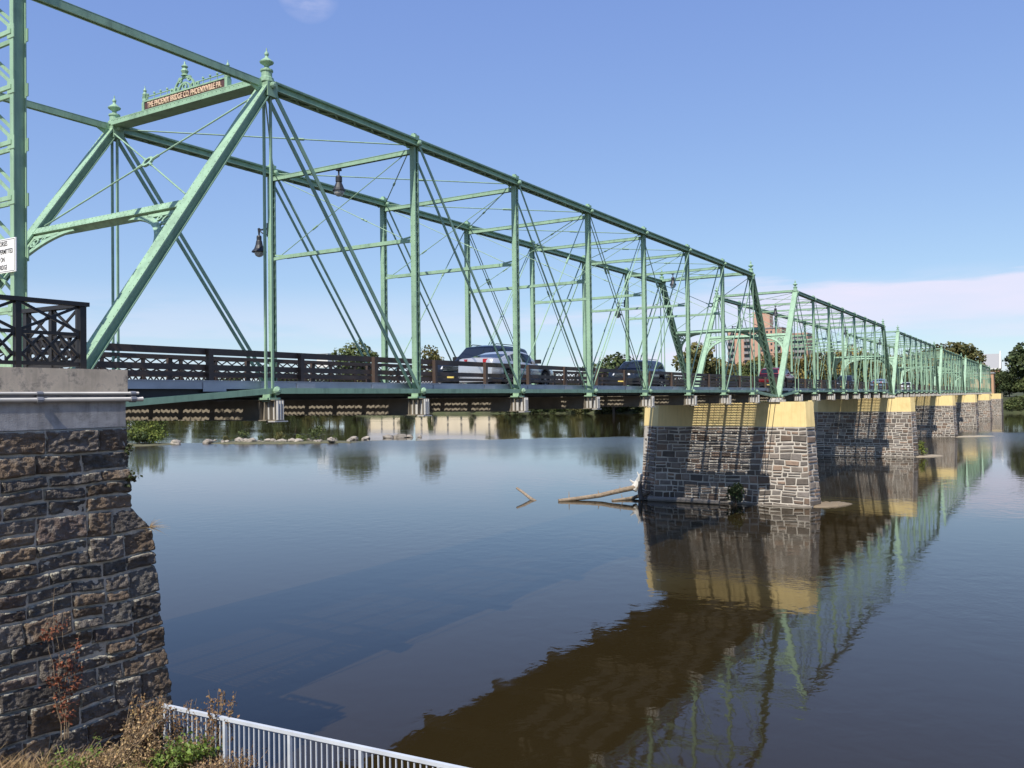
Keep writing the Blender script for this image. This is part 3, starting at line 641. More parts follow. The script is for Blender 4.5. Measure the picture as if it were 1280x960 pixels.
# far abutment
fa = thing('far_abutment', 'stone abutment with yellow cap where the bridge meets the tree-lined far bank', 'abutment', (6*LS+.6, 0, 0))
b = MB(); b.box(-.2, 14, -2.6, 10.5, -1, PIER_TOP-CAPH); b.build('core', M['mortar'], fa)
b = MB(); b.box(-.22, 14.02, -2.62, 10.52, PIER_TOP-CAPH+.003, PIER_TOP); b.build('cap', M['yellow'], fa)
b = MB(); rng = random.Random(5)
masonry(b, (-.2, 10.5, -.2), (0,-1,0), (0,0,1), (-1,0,0), lambda h: 0, lambda h: 13.1, PIER_TOP-CAPH+.1, (.25,.45), (.4,1.0), .05, .03, rng, pier_tone)
masonry(b, (-.2, -2.6, -.2), (1,0,0), (0,0,1), (0,-1,0), lambda h: 0, lambda h: 14, PIER_TOP-CAPH+.1, (.25,.45), (.4,1.0), .05, .03, rng, pier_tone)
b.build('stone_facing', M['stone'], fa)

# ------------------------------------------------------------------ near abutment with its rough wing wall
ab = thing('stone_abutment', 'rough dark stone abutment with concrete coping in the left foreground', 'abutment', (0,0,0))
YW = -2.34
b = MB(); b.box(-16, .20, YW-.06, 10.2, PZ-.06, PZ+.325); b.build('coping', M['concrete'], ab)
b = MB(); b.box(-16, .185, YW-.02, 10.1, PZ-.66, PZ-.063); b.build('cement_band', M['plaster'], ab)
b = MB(); b.box(-16, .13, YW+.10, 10.0, -1.2, PZ-.663); b.box(.131, .60, -1.0, 9.9, -1.2, PIER_TOP); b.build('core', M['nmortar'], ab)
H_WALL = PZ-.66-.9
def rough_block(vs, fs, cs, org, U, V, N_, u0, u1, v0, v1, depth, rng, step, tone, edge=None):
    """one quarry-faced block: a subdivided face whose edge falls back to the mortar"""
    nu, nv = max(3, int((u1-u0)/step)), max(3, int((v1-v0)/step)); base = len(vs); sd = Vector((rng.uniform(0,99), rng.uniform(0,99), rng.uniform(0,99)))
    tu, tv = rng.uniform(-.05,.05), rng.uniform(-.06,.06)
    for j in range(nv+1):
        for i in range(nu+1):
            a, c = i/nu, j/nv; v = v0+(v1-v0)*c; ur = u1 if edge is None else edge(v); u = u0+(ur-u0)*a
            e = min(a*(u1-u0), (1-a)*(u1-u0) if edge is None else 9, c*(v1-v0), (1-c)*(v1-v0)); k = min(1, e/.028); k = k*k*(3-2*k)
            q = Vector((u*1.0, v*1.0, 0))
            n1 = mnoise.noise(q*2.6+sd); n2 = mnoise.noise(q*8+sd); n3 = mnoise.noise(Vector((u*14, v*26, 0))+sd)
            tq = n1*3.2+n2*.6; tf = math.floor(tq); tr_ = tq-tf; tr_ = min(1, max(0, (tr_-.35)/.18)); n1 = (tf+tr_)/3.2
            d = depth*(.62+.5*n1) + .024*n2 + .026*n3 + .010*mnoise.noise(Vector((u*34, v*52, 2))+sd) + tu*(a-.5)+tv*(c-.5)
            if edge is not None and i == nu: d -= .012
            wob = 0 if edge is not None and i > nu-2 else .016*mnoise.noise(q*5+sd*1.7)*(1-k)
            gw = Vector((u*1.15, v*1.25, org.y*7)); fz = min(1, max(0, (16.0-u)/.6)) if len(cs) >= 0 and U.x > .9 else 0
            wu = .07*mnoise.noise(gw)*fz; wv = .075*mnoise.noise(gw*.9+Vector((7,3,1)))*min(1, max(0, (H_WALL-v)/.3))
            vs.append(org+U*(u+wob+wu)+V*(v+wob*.8+wv)+N_*(-.03+(d+.03)*k if k < 1 else d))
    if edge is not None:
        b2 = len(vs)
        for j in range(nv+1): vs.append(vs[base+j*(nu+1)+nu]-N_*.6)
        for j in range(nv): fs.append((base+j*(nu+1)+nu, b2+j, b2+j+1, base+(j+1)*(nu+1)+nu)); cs.append(tone)
    for j in range(nv):
        for i in range(nu):
            p = base+j*(nu+1)+i; fs.append((p, p+1, p+nu+2, p+nu+1))
            a, c = (i+.5)/nu, (j+.5)/nv; uu = u0+(u1-u0)*a; vv = v0+(v1-v0)*c; nn_ = mnoise.noise(Vector((uu*7, vv*9, 3))); e = min(a*(u1-u0)*1.4, (1-a)*(u1-u0)*1.4 if edge is None else 9, c*(v1-v0)*1.6, (1-c)*(v1-v0)*.55)
            lim = .013+.017*nn_; mt = 1+.25*mnoise.noise(Vector((uu*20, vv*20, 9)))
            cs.append((3.3*mt, 3.6*mt, 3.35*mt) if e < lim else tone)
def near_tone(r):
    t = r.uniform(.55, 1.35); k = r.random()
    if k < .42: return (t, t*.98, t*.96)
    if k < .60: return (t*1.12, t*.96, t*.92)
    if k < .88: return (t*1.35, t*1.12, t*.88)
    return (t*.85, t*.9, t*.92)
def near_wall():
    vs, fs, cs = [], [], []; rng = random.Random(21)
    bat = .055
    Vb = Vector((0, -bat, 1)).normalized()         # going up the wall it leans away from us (in +y): top is further back
    H = PZ-.66-.9
    org = Vector((-16, YW-.02-H*bat, .9)); U = Vector((1,0,0)); V = Vector((0, bat, 1)).normalized(); N_ = Vector((0,-1,bat)).normalized()
    def redge(v):
        z = .9+v
        if z > PZ-1.95: return 16+.20+.015*(PZ-.66-z)
        if z > PZ-2.452: return 16+.22+.36*((PZ-1.95-z)/.5)**1.3
        return 16+.58+.085*(PZ-2.45-z)
    v = 0.0
    courses = []
    while v < H-.02:
        h = rng.choice((.20,.24,.32,.38,.44,.50)); 
        if H-v-h < .22: h = H-v
        courses.append((v, h)); v += h
    vst = PZ-2.45-.9; nc = []
    for (v0, h) in courses:
        if v0 < vst-.01 < v0+h-.01:
            if vst-v0 > .14: nc.append((v0, vst-v0))
            else: nc[-1] = (nc[-1][0], vst-nc[-1][0])
            if v0+h-vst > .14: nc.append((vst, v0+h-vst)); carry = None
            else: carry = vst
        else:
            if nc and abs(nc[-1][0]+nc[-1][1]-v0) > .005: h = v0+h-(nc[-1][0]+nc[-1][1]); v0 = nc[-1][0]+nc[-1][1]
            nc.append((v0, h))
    courses = nc
    for (v0, h) in courses:
        re = redge(v0+h/2); u = re
        first = True
        while u > 0.0:
            w = rng.uniform(.38, .95) if not first else rng.choice((.55,.85,.62)); first = False
            step = .019 if u > 13.2 else .09
            if u < 9.5: step = .2; 
            split = h > .36 and rng.random() < .40 and u != re
            segs = [(v0, h*rng.uniform(.42,.58))] if split else [(v0, h)]
            if split: segs.append((v0+segs[0][1], h-segs[0][1]))
            for (a, hh) in segs:
                g = rng.uniform(.003, .009); sag = rng.uniform(-.02, .02)
                ed_ = (lambda v_: min(redge(v_), redge(a+.01) if a >= vst-.01 else 99)) if u == re else None
                if ed_: sag = 0
                rough_block(vs, fs, cs, org, U, V, N_, u-w+g, u-g*.6, a+g+sag*.5, a+hh-g+sag*.5, rng.uniform(.045,.12), rng, step, near_tone(rng), ed_)
            u -= w
    m = MB(); m.v = vs; m.f = fs; m.c = cs; m.build('stone_facing', M['nstone'], ab, smooth=True)
    # mortar bed behind the faces: a rough skin near the corner
    b = MB(); gu, gv = np.linspace(12.0, 16.9, 150), np.linspace(0, H-.004, 170); vs2 = []
    for vv in gv:
        for uu in gu:
            d = -.002+.018*mnoise.noise(Vector((uu*6, vv*6, 4)))+.012*mnoise.noise(Vector((uu*19, vv*19, 8)))
            vs2.append(org+U*min(uu, redge(vv)-.05)+V*vv+N_*d)
    nu = len(gu); b.add(vs2, [(j*nu+i, j*nu+i+1, (j+1)*nu+i+1, (j+1)*nu+i) for j in range(len(gv)-1) for i in range(nu-1)]); b.build('mortar_skin', M['nmortar'], ab, smooth=True)
    b = MB()
    for (z0, z1) in ((.2, PZ-2.45), (PZ-2.45, PZ-.664)):
        xr = (.56+.085*(PZ-2.45-z0), .56) if z1 < PZ-1 else (.20, .16)
        yb0 = YW-.02-(PZ-.66-z0)*bat+.015; yb1 = YW-.02-(PZ-.66-z1)*bat+.015
        b.hexa([(-16,yb0,z0),(xr[0]-.04,yb0,z0),(xr[0]-.04,.2,z0),(-16,.2,z0),(-16,yb1,z1-.002),(xr[1]-.04,yb1,z1-.002),(xr[1]-.04,.2,z1-.002),(-16,.2,z1-.002)])
    b.build('mortar_bed', M['nmortar'], ab)
near_wall()
for z, r_, xe, lab in ((PZ-.085, .030, .36, 'thinner grey conduit pipe along the abutment wall, the upper of two'), (PZ-.185, .043, .44, 'thicker grey conduit pipe along the abutment wall, the lower of two')):
    t = thing('conduit_pipe', lab, 'pipe', (-2, YW-.12, z), 0, 'conduits on the abutment wall')
    b = MB(); b.tube([(-14,0,0),(xe+2,0,0)], r_, 10); b.build('pipe', M['pipe'], t, smooth=True)
    for x in (-6,-3,.6,2.25):
        b = MB(); b.tube([(x-.05,0,0),(x+.05,0,0)], r_*1.35, 10); b.box(x-.02, x+.02, .0, .075, -r_*1.2, r_*1.2); b.build('coupling', M['pipe'], t)

# dark lattice fence on the coping
def lattice_fence(name, label, p0, p1, z, n, mat_):
    d = Vector(p1)-Vector(p0); L_ = d.length; rz = math.atan2(d.y, d.x)
    t = thing(name, label, 'fence', (p0[0], p0[1], z), rz)
    b = MB(); b.box(-.05, L_+.10, -.07, .07, 1.055, 1.125); b.build('top_rail', mat_, t)
    for z0, z1 in ((.05,.11), (.55,.605)):
        b = MB(); b.box(0, L_, -.03, .03, z0, z1); b.build('rail', mat_, t)
    pt = L_/n
    for i in range(n+1):
        w = .045 if i < n else .055; b = MB(); b.box(i*pt-w, i*pt+w, -.048, .048, 0, 1.052); b.build('rail_post', mat_, t)
    b = MB()
    for i in range(n):
        lattice_panel(b, i*pt+.045, (i+1)*pt-.045, .61, 1.05, 0, .045, pt-.09, .025)
        x0, x1 = i*pt+.045, (i+1)*pt-.045; w = x1-x0; hh = .43
        for s in (-1, 1):       # small diamonds: parallel diagonals clipped to the panel
            for k in range(-1, 5):
                a = -hh + k*(w/3.2)+ .05; u0, u1 = a, a+hh; v0, v1 = .115, .55
                if u1 <= 0 or u0 >= w: continue
                if u0 < 0: v0 += (0-u0)/hh*(v1-v0); u0 = 0
                if u1 > w: v1 -= (u1-w)/(u1-u0)*(v1-v0) if u1 != u0 else 0; u1 = w
                if u1-u0 < .04: continue
                if s == 1: b.bar((x0+u0, .014, v0), (x0+u1, .014, v1), .022, .042)
                else: b.bar((x1-u0, -.014, v0), (x1-u1, -.014, v1), .022, .042)
    b.build('lattice', mat_, t)
    return t
lattice_fence('lattice_fence', 'black lattice fence standing on the abutment coping in the left foreground', (-7.0, -2.16), (-.49, -2.16), PZ+.33, 6, M['black'])
lattice_fence('lattice_fence', 'black lattice fence running back from the coping corner to the bridge rail', (-.42, -1.98), (-.42, -.40), PZ+.33, 2, M['black'])
# ------------------------------------------------------------------ water
def water_mat():
    m = bpy.data.materials.new('river_water'); m.use_nodes = True; nt = m.node_tree; N = nt.nodes.new; L = nt.links.new
    bs = nt.nodes['Principled BSDF']; bs.inputs['Base Color'].default_value = (0.022, 0.0155, 0.006, 1); bs.inputs['Roughness'].default_value = 0.04; bs.inputs['IOR'].default_value = 1.33
    tc = N('ShaderNodeTexCoord')
    mp = N('ShaderNodeMapping'); mp.inputs['Scale'].default_value = (.9, .9, 1); L(tc.outputs['Object'], mp.inputs[0])
    n1 = N('ShaderNodeTexNoise'); n1.inputs['Scale'].default_value = 1.1; n1.inputs['Detail'].default_value = 3; n1.inputs['Roughness'].default_value = .5; n1.inputs['Distortion'].default_value = .4; L(mp.outputs[0], n1.inputs['Vector'])
    mpR = N('ShaderNodeMapping'); mpR.inputs['Scale'].default_value = (1.5, .5, 1); L(tc.outputs['Object'], mpR.inputs[0])
    n2 = N('ShaderNodeTexNoise'); n2.inputs['Scale'].default_value = .035; n2.inputs['Detail'].default_value = 4; L(mpR.outputs[0], n2.inputs['Vector'])
    mr = N('ShaderNodeMapRange'); mr.inputs['From Min'].default_value = .40; mr.inputs['From Max'].default_value = .62; mr.inputs['To Min'].default_value = .2; mr.inputs['To Max'].default_value = 1.0; L(n2.outputs['Fac'], mr.inputs['Value'])
    mu = N('ShaderNodeMath'); mu.operation = 'MULTIPLY'; L(n1.outputs['Fac'], mu.inputs[0]); L(mr.outputs[0], mu.inputs[1])
    nf = N('ShaderNodeTexNoise'); nf.inputs['Scale'].default_value = 5.5; nf.inputs['Detail'].default_value = 2; L(tc.outputs['Object'], nf.inputs['Vector'])
    mf = N('ShaderNodeMapRange'); mf.inputs['From Min'].default_value = .54; mf.inputs['From Max'].default_value = .66; mf.inputs['To Min'].default_value = .0; mf.inputs['To Max'].default_value = .30; L(n2.outputs['Fac'], mf.inputs['Value'])
    mu2 = N('ShaderNodeMath'); mu2.operation = 'MULTIPLY_ADD'; L(nf.outputs['Fac'], mu2.inputs[0]); L(mf.outputs[0], mu2.inputs[1]); L(mu.outputs[0], mu2.inputs[2]); mu = mu2
    # a riffle runs from the island towards the third pier and roughens the water below it
    dv = N('ShaderNodeVectorMath'); dv.operation = 'SUBTRACT'; dv.inputs[1].default_value = (130, 73, 0); L(tc.outputs['Object'], dv.inputs[0])
    dw = N('ShaderNodeTexNoise'); dw.inputs['Scale'].default_value = .12; dw.inputs['Detail'].default_value = 3; L(tc.outputs['Object'], dw.inputs['Vector'])
    dp = N('ShaderNodeVectorMath'); dp.operation = 'DOT_PRODUCT'; dp.inputs[1].default_value = (-.846, -.533, 0); L(dv.outputs[0], dp.inputs[0])
    dn = N('ShaderNodeMath'); dn.operation = 'MULTIPLY_ADD'; dn.inputs[1].default_value = 22; L(dw.outputs['Fac'], dn.inputs[0]); L(dp.outputs['Value'], dn.inputs[2])
    ra = N('ShaderNodeMapRange'); ra.interpolation_type = 'SMOOTHSTEP'; ra.inputs['From Min'].default_value = 9; ra.inputs['From Max'].default_value = 17; L(dn.outputs[0], ra.inputs['Value'])
    rb = N('ShaderNodeMapRange'); rb.interpolation_type = 'SMOOTHSTEP'; rb.inputs['From Min'].default_value = 85; rb.inputs['From Max'].default_value = 22; L(dn.outputs[0], rb.inputs['Value'])
    rm = N('ShaderNodeMath'); rm.operation = 'MULTIPLY'; L(ra.outputs[0], rm.inputs[0]); L(rb.outputs[0], rm.inputs[1])
    rs = N('ShaderNodeMath'); rs.operation = 'MULTIPLY'; rs.inputs[1].default_value = .75; L(rm.outputs[0], rs.inputs[0])
    rn = N('ShaderNodeTexNoise'); rn.inputs['Scale'].default_value = 2.6; rn.inputs['Detail'].default_value = 3; L(tc.outputs['Object'], rn.inputs['Vector'])
    mu3 = N('ShaderNodeMath'); mu3.operation = 'MULTIPLY_ADD'; L(rn.outputs['Fac'], mu3.inputs[0]); L(rs.outputs[0], mu3.inputs[1]); L(mu.outputs[0], mu3.inputs[2]); mu = mu3
    rr = N('ShaderNodeMath'); rr.operation = 'MULTIPLY_ADD'; rr.inputs[1].default_value = .17; rr.inputs[2].default_value = .04; L(rm.outputs[0], rr.inputs[0]); L(rr.outputs[0], bs.inputs['Roughness'])
    b = N('ShaderNodeBump'); b.inputs['Strength'].default_value = 1.0; b.inputs['Distance'].default_value = WATER_BUMP; L(mu.outputs[0], b.inputs['Height']); L(b.outputs[0], bs.inputs['Normal'])
    return m
WATER_BUMP = 0.0115
b = MB(); b.add([(-120,-1500,0),(900,-1500,0),(900,1800,0),(-120,1800,0)], [(0,1,2,3)]); tag(b.build('water', water_mat()), kind='structure')

# ------------------------------------------------------------------ ground of the near bank and the far bank
M['ground'] = mat('dry_bank_soil', (0.20, 0.155, 0.095), 0.95, var=.35, vscale=4, bump=.8, bscale=14, stain=(0.10,0.095,0.04), stain_scale=1.5)
M['farbank'] = mat('wooded_bank', (0.045, 0.055, 0.020), 0.95, var=.4, vscale=.2, stain=(0.10,0.09,0.05), stain_scale=.08)
M['hill'] = mat('hill_woods', (0.050, 0.072, 0.030), 0.95, var=.35, vscale=.05)
def fence_x(y): return .62 + (-2.75-y)*.073
def gz(x, y):
    d = x - fence_x(y)
    if d > .18: return 1.15 - min(1, (d-.18)/.15)*3.2
    base = 1.30 + max(0, -d)*.30
    base = min(base, 1.9+max(0, -d-2)*.28)
    return base + .10*mnoise.noise(Vector((x*.8, y*.8, 0)))
vs, fs = [], []
xs = list(np.concatenate([np.linspace(-60, -5, 20), np.linspace(-4.7, 5.5, 86), [8, 14]])); ys = list(np.concatenate([np.linspace(-80, -11, 24), np.linspace(-10.7, -2.2, 66)]))
for y in ys:
    for x in xs: vs.append((x, y, gz(x, y)))
for j in range(len(ys)-1):
    for i in range(len(xs)-1):
        p = j*len(xs)+i; fs.append((p, p+1, p+len(xs)+1, p+len(xs)))
g = MB(); g.add(vs, fs); tag(g.build('ground', M['ground'], smooth=True), kind='structure')

def shore_x(y):
    t = min(1, max(0, (y+1)/10)); t = t*t*(3-2*t)
    u = min(1, max(0, (y-40)/110)); u = u*u*(3-2*u)
    return 352*(1-t) + (319+42*u)*t + 5*mnoise.noise(Vector((y*.03, 0, 3)))
def far_z(x, y):
    d = x-shore_x(y)
    if d < 0: return max(-1.5, d*.4)
    z = min(d*.42, 5.5) + max(0, d-25)*.028 + 3*mnoise.noise(Vector((x*.012, y*.012, 1)))*min(1, d/40)
    return min(z, 60)
vs, fs = [], []
ys = list(np.linspace(-500, 1500, 240)); ds = [-6,-2,0,1,3,6,10,14,20,30,45,65,90,130,180,240,320,420,560,760,1100]
for y in ys:
    for d in ds: x = shore_x(y)+d; vs.append((x, y, far_z(x, y)))
n = len(ds)
for j in range(len(ys)-1):
    for i in range(n-1): p = j*n+i; fs.append((p, p+1, p+n+1, p+n))
g = MB(); g.add(vs, fs); tag(g.build('far_bank', M['farbank'], smooth=True), kind='structure')

# ------------------------------------------------------------------ trees
def leaf_cloud(rng, lobes, count, size, flat=.6):
    """leaf-clump faces spread through ellipsoid lobes: list of (centre, radii)"""
    nr = np.random.RandomState(rng.randrange(1 << 30)); P = []; S = []; C = []
    vol = np.array([r[0]*r[1]*r[2] for c, r in lobes])**(2/3); vol = vol/vol.sum()
    vs = []; fs = []; cs = []
    for (c, r), w in zip(lobes, vol):
        k = int(count*w)+4; d = nr.normal(size=(k, 3)); d /= np.linalg.norm(d, axis=1)[:, None]
        rad = nr.uniform(.45, 1.0, k)**.5; bumpy = 1+.22*np.sin(d[:, 0]*5+c[0])*np.cos(d[:, 1]*4+c[2])
        p = np.array(c)+d*np.array(r)*(rad*bumpy)[:, None]
        lt = nr.uniform(.8, 1.2)
        for q, dd in zip(p, d):
            nn = dd*.7+nr.normal(size=3)*.55+np.array((0,0,.25)); nn /= np.linalg.norm(nn)+1e-9
            t1 = np.cross(nn, nr.normal(size=3)); t1 /= np.linalg.norm(t1)+1e-9; t2 = np.cross(nn, t1); s = size*nr.uniform(.6, 1.35)
            b0 = len(vs); ang = nr.uniform(.7, 1.0)
            vs += [q-t1*s*.5, q+t2*s*.5*ang+nn*s*.1, q+t1*s*.55, q-t2*s*.45*ang+nn*s*.08]
            fs.append((b0, b0+1, b0+2, b0+3)); t = lt*nr.uniform(.65, 1.4); h = nr.uniform(-.12, .12); cs.append((t*(1+h), t, t*(1-h)))
    return vs, fs, cs
def mesh_of(name, v, f, c, m):
    b = MB(); b.v = v; b.f = f; b.c = c; o = b.build(name, m); me = o.data; bpy.data.objects.remove(o); return me
GREENS = {'dark': (0.058, 0.077, 0.030), 'mid': (0.090, 0.112, 0.040), 'olive': (0.130, 0.122, 0.045), 'fresh': (0.150, 0.185, 0.042), 'yellow': (0.22, 0.165, 0.050)}
LEAF = {k: mat('foliage_'+k, c, .7, tone=True, rand=.18, spec=.2, trans=.18) for k, c in GREENS.items()}
M['bark'] = mat('bark', (0.085, 0.065, 0.05), .9, var=.3, vscale=4)
def crown_mesh(rng, kind, h, w, count, size, low=.15):
    lobes = []; nl = rng.randint(12, 17)
    for i in range(nl):
        t = (i+.5)/nl; zz = h*(low+(1-low)*(.12+.80*t)); prof = math.sin(math.pi*min(1, (.20+.74*t)))**.7; a = rng.uniform(0, 6.283); rr = w*.5*prof*rng.uniform(.25, .80)
        s = w*rng.uniform(.15, .25); lobes.append(((rr*math.cos(a), rr*math.sin(a), zz), (s*rng.uniform(.9,1.3), s*rng.uniform(.9,1.3), s*rng.uniform(.6,.95))))
    return lobes, leaf_cloud(rng, lobes, count, size)
def trunk_mesh(rng, h, w, lobes):
    b = MB(); r = h*.018
    b.tube([(0,0,-1.2),(0,0,h*.1),(.15,.1,h*.35),(.1,.2,h*.7)], [r*1.5,r,r*.8,r*.25], 7)
    for c, rr in lobes[::2]: b.tube([(0.1,.05,c[2]*.45), (c[0]*.6,c[1]*.6,c[2]*.8), c], [r*.5,r*.3,r*.08], 5)
    return mesh_of('trunk', b.v, b.f, None, M['bark'])
PROTO = []
rng = random.Random(33)
for i in range(8):
    lobes, (v, f, c) = crown_mesh(rng, None, 1*16.0, 13.0*rng.uniform(.8,1.15), 2600, .85, low=.08 if i % 2 else .18)
    PROTO.append((lobes, v, f, c))
CROWN = {}
def tree(x, y, z, h, kind, pi, label, group, wide=1.0, name='tree'):
    key = (kind, pi)
    if key not in CROWN:
        lobes, v, f, c = PROTO[pi]; CROWN[key] = (mesh_of('crown', v, f, c, LEAF[kind]), trunk_mesh(random.Random(pi), 16, 12, lobes))
    t = thing(name, label, 'tree', (x, y, z), rng.uniform(0, 6.28), group)
    for nm, me in zip(('crown', 'trunk'), CROWN[key]):
        o = bpy.data.objects.new(nm, me); COL.objects.link(o); o.parent = t
    s = h/16.0; t.scale = (s*wide, s*wide, s); return t
KIND_WORD = {'dark': 'dark green', 'mid': 'mid green', 'olive': 'olive green', 'yellow': 'yellowing', 'fresh': 'fresh green'}
# (x, y, height, kind) of single trees that stand out
def plant_row(x0, y0, y1, step, hr, kinds, word, jx=10):
    y = y0
    while y < y1:
        k = rng.choice(kinds); h = rng.uniform(*hr); xx = x0 + shore_x(y)-319 + rng.uniform(-jx*.3, jx)
        tree(xx, y, far_z(xx, y)-.3, h, k, rng.randrange(8), '%s tree in the wooded row %s' % (KIND_WORD[k], word), 'trees along the far bank', rng.uniform(.85, 1.15))
        y += step*rng.uniform(.7, 1.3)
plant_row(324, 316, 760, 9.5, (13, 19), ('dark','mid','mid'), 'upstream on the far bank', 14)
plant_row(342, 316, 760, 10, (14, 19), ('mid','dark','olive'), 'set back upstream', 10)
plant_row(326, 118, 232, 7.5, (11.5, 14.5), ('dark','mid','olive'), 'behind the first span', 8)
plant_row(326, 16, 118, 6.0, (14, 18.5), ('olive','yellow','mid','olive'), 'near the first span end', 6)
plant_row(342, 20, 120, 7.5, (15, 19), ('yellow','olive','yellow'), 'in front of the brick tower block', 8)
plant_row(327, -120, -6, 8, (15, 20), ('dark','dark','mid'), 'right of the bridge end', 10)
plant_row(345, -120, -10, 10, (14, 18), ('dark','mid'), 'set back right of the bridge', 12)
def fringe(y0, y1, step):
    y = y0
    while y < y1:
        k = rng.choice(('dark', 'mid', 'dark', 'olive')); x = shore_x(y)+rng.uniform(.5, 2.5)
        tree(x, y, far_z(x, y)-1.0, rng.uniform(5.5, 9), k, rng.choice((1, 3, 5, 7)), '%s waterside thicket along the far bank' % KIND_WORD[k], 'waterside thickets on the far bank', rng.uniform(1.2, 1.6), 'thicket')
        y += step*rng.uniform(.7, 1.2)
fringe(40, 222, 6.5); fringe(318, 560, 6.5)
LONE = [(480, 423, 33, 'mid', 'tall mid green tree standing alone above the guard rail, left of the cars', 1.2), (440, 319, 22, 'olive', 'thin olive tree showing above the guard rail beside the third post', .8),
        (352, 152, 14, 'dark', 'rounded dark tree behind the second black vehicle', 1.2), (345, 107, 19, 'olive', 'tall olive tree beyond the end post of the first span', 1.1),
        (400, 17, 16, 'olive', 'broad olive tree rising behind the far trusses', 1.3), (402, 15.5, 15, 'mid', 'mid green tree left of the white-gabled church', 1.0), (400, 25, 15.5, 'dark', 'dark tree behind the third and fourth trusses', 1.2),
        (376, -9.5, 18, 'dark', 'tall dark tree at the right edge of the picture', 1.2), (372, -3, 13, 'dark', 'dark tree just right of the bridge end', 1.1), (385, 1, 13.5, 'mid', 'green tree below the church, beyond the bridge end', 1.2)]
for i, (x, y, h, k, lab, wd) in enumerate(LONE):
    z = far_z(x, y); zt = {0: 48.1, 1: 39.8, 2: 27.5, 3: 30.3, 4: 28, 5: 26.9, 6: 26, 7: 26.5, 8: 16, 9: 16.5}[i]
    tree(x, y, z-.3, max(6, zt-z), k, i % 8, lab, None, wd)

# far-off wooded hills
vs, fs = [], []
for j, y in enumerate(np.linspace(-1500, 2600, 140)):
    for d, hz in ((0, 0), (150, 3), (350, 5), (700, 6), (1100, 0)):
        vs.append((1150+d, y, hz + (10*mnoise.noise(Vector((y*.004, d*.004, 7)))*(1 if hz else 0)) + far_z(1100, y)*.15))
for j in range(139):
    for i in range(4): p = j*5+i; fs.append((p, p+1, p+6, p+5))
g = MB(); g.add(vs, fs); tag(g.build('hills', M['hill'], smooth=True), kind='structure')

# bushes at the water's edge right of the bridge end
def bush(name, label, cat, loc, r, h, kind, count, size, group=None, seed=1, stems=True):
    rg = random.Random(seed); lobes = []
    for i in range(9):
        a = rg.uniform(0, 6.28); rr = r*rg.uniform(.1, .7); s = r*rg.uniform(.28, .5); lobes.append(((rr*math.cos(a), rr*math.sin(a), h*rg.uniform(.25, .8)), (s, s, h*rg.uniform(.18, .30))))
    v, f, c = leaf_cloud(rg, lobes, count, size)
    t = thing(name, label, cat, loc, 0, group); o = bpy.data.objects.new('foliage', mesh_of('foliage', v, f, c, LEAF[kind])); COL.objects.link(o); o.parent = t
    if stems:
        b = MB()
        for c0, r0 in lobes: b.tube([(c0[0]*.15, c0[1]*.15, -.2), (c0[0]*.6, c0[1]*.6, c0[2]*.6), c0], [h*.012, h*.008, h*.003], 5)
        b.build('stems', M['bark'], t)
    return t
BW = ['leafy bush at the waterline, right of the far abutment', 'second leafy bush right of the far abutment', 'low bush on the far bank near the right edge of the picture', 'pale green bush hanging over the water at the right edge']
for i, (y, r, h, k) in enumerate(((-4.2, 4, 5.5, 'mid'), (-8.5, 4.5, 6, 'mid'), (-13, 4, 5, 'dark'), (-18, 5, 6, 'mid'))):
    x = shore_x(y)+2.5; bush('bush', BW[i], 'bush', (x, y, .4), r, h, k, 900, .55, None, 40+i)

# ------------------------------------------------------------------ buildings
M['brick'] = mat('red_brick', (0.50, 0.30, 0.215), .85, var=.10, vscale=.6)
M['glass'] = mat('dark_window', (0.03, 0.035, 0.045), .1)
M['balc'] = mat('pale_balcony', (0.27, 0.25, 0.24), .7)
M['dark'] = mat('shadowed_recess', (0.10, 0.075, 0.065), .8)
M['creamw'] = mat('cream_render', (0.66, 0.56, 0.41), .8, var=.08, vscale=.2)
M['greyroof'] = mat('grey_roof', (0.30, 0.30, 0.31), .7)
M['whitew'] = mat('white_wall', (0.74, 0.72, 0.68), .7)
tb = thing('apartment_tower', 'red brick apartment tower with balcony stacks, seen through the far trusses', 'building', (420, 102, 6.0))
# facade faces the river (-x) ; local y from -18.5 (right) to 18.5 (left)
b = MB(); b.box(0, 16, -8, 18.6, 0, 34); b.box(-1.5, 0, 3.2, 13.6, 0, 33.4); b.build('wall', M['brick'], tb)
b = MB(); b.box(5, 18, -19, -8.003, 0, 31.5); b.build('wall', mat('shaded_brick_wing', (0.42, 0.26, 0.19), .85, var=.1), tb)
b = MB(); b.box(3, 9, -1.6, 6.8, 34, 42); b.box(2.8, 9.2, -1.8, 7.0, 42, 42.6); b.build('stair_tower', M['brick'], tb)
b = MB(); b.box(-.3, 16.3, -8.3, 18.9, 34, 34.5); b.build('parapet', M['balc'], tb)
nfl = 11
for (y0, y1, xf) in ((15.2, 18.4, 0), (7.0, 9.8, -1.5), (-7.4, -4.6, 0), (-18.4, -12.2, 5)):
    for k in range(nfl):
        z = 1.0+k*3.0
        if z > 30.5: continue
        b = MB(); b.box(xf-.06, xf-.012, y0, y1, z+.2, z+2.6); w = b.build('window', M['glass'], tb)
        b = MB(); b.box(xf-1.2, xf-.06, y0-.1, y1+.1, z-.1, z+.06); b.box(xf-1.2, xf-1.1, y0-.1, y1+.1, z+.062, z+1.05); b.build('balcony', M['balc'], w)
for k in range(nfl):
    z = 1.4+k*3.0
    for y in (12.4, 5.2, 1.6, -1.0, -3.0):
        xf = -1.5 if 3.2 < y < 13.6 else 0
        b = MB(); b.box(xf-.05, xf-.012, y-.45, y+.45, z+.4, z+1.5); b.build('window', M['glass'], tb)
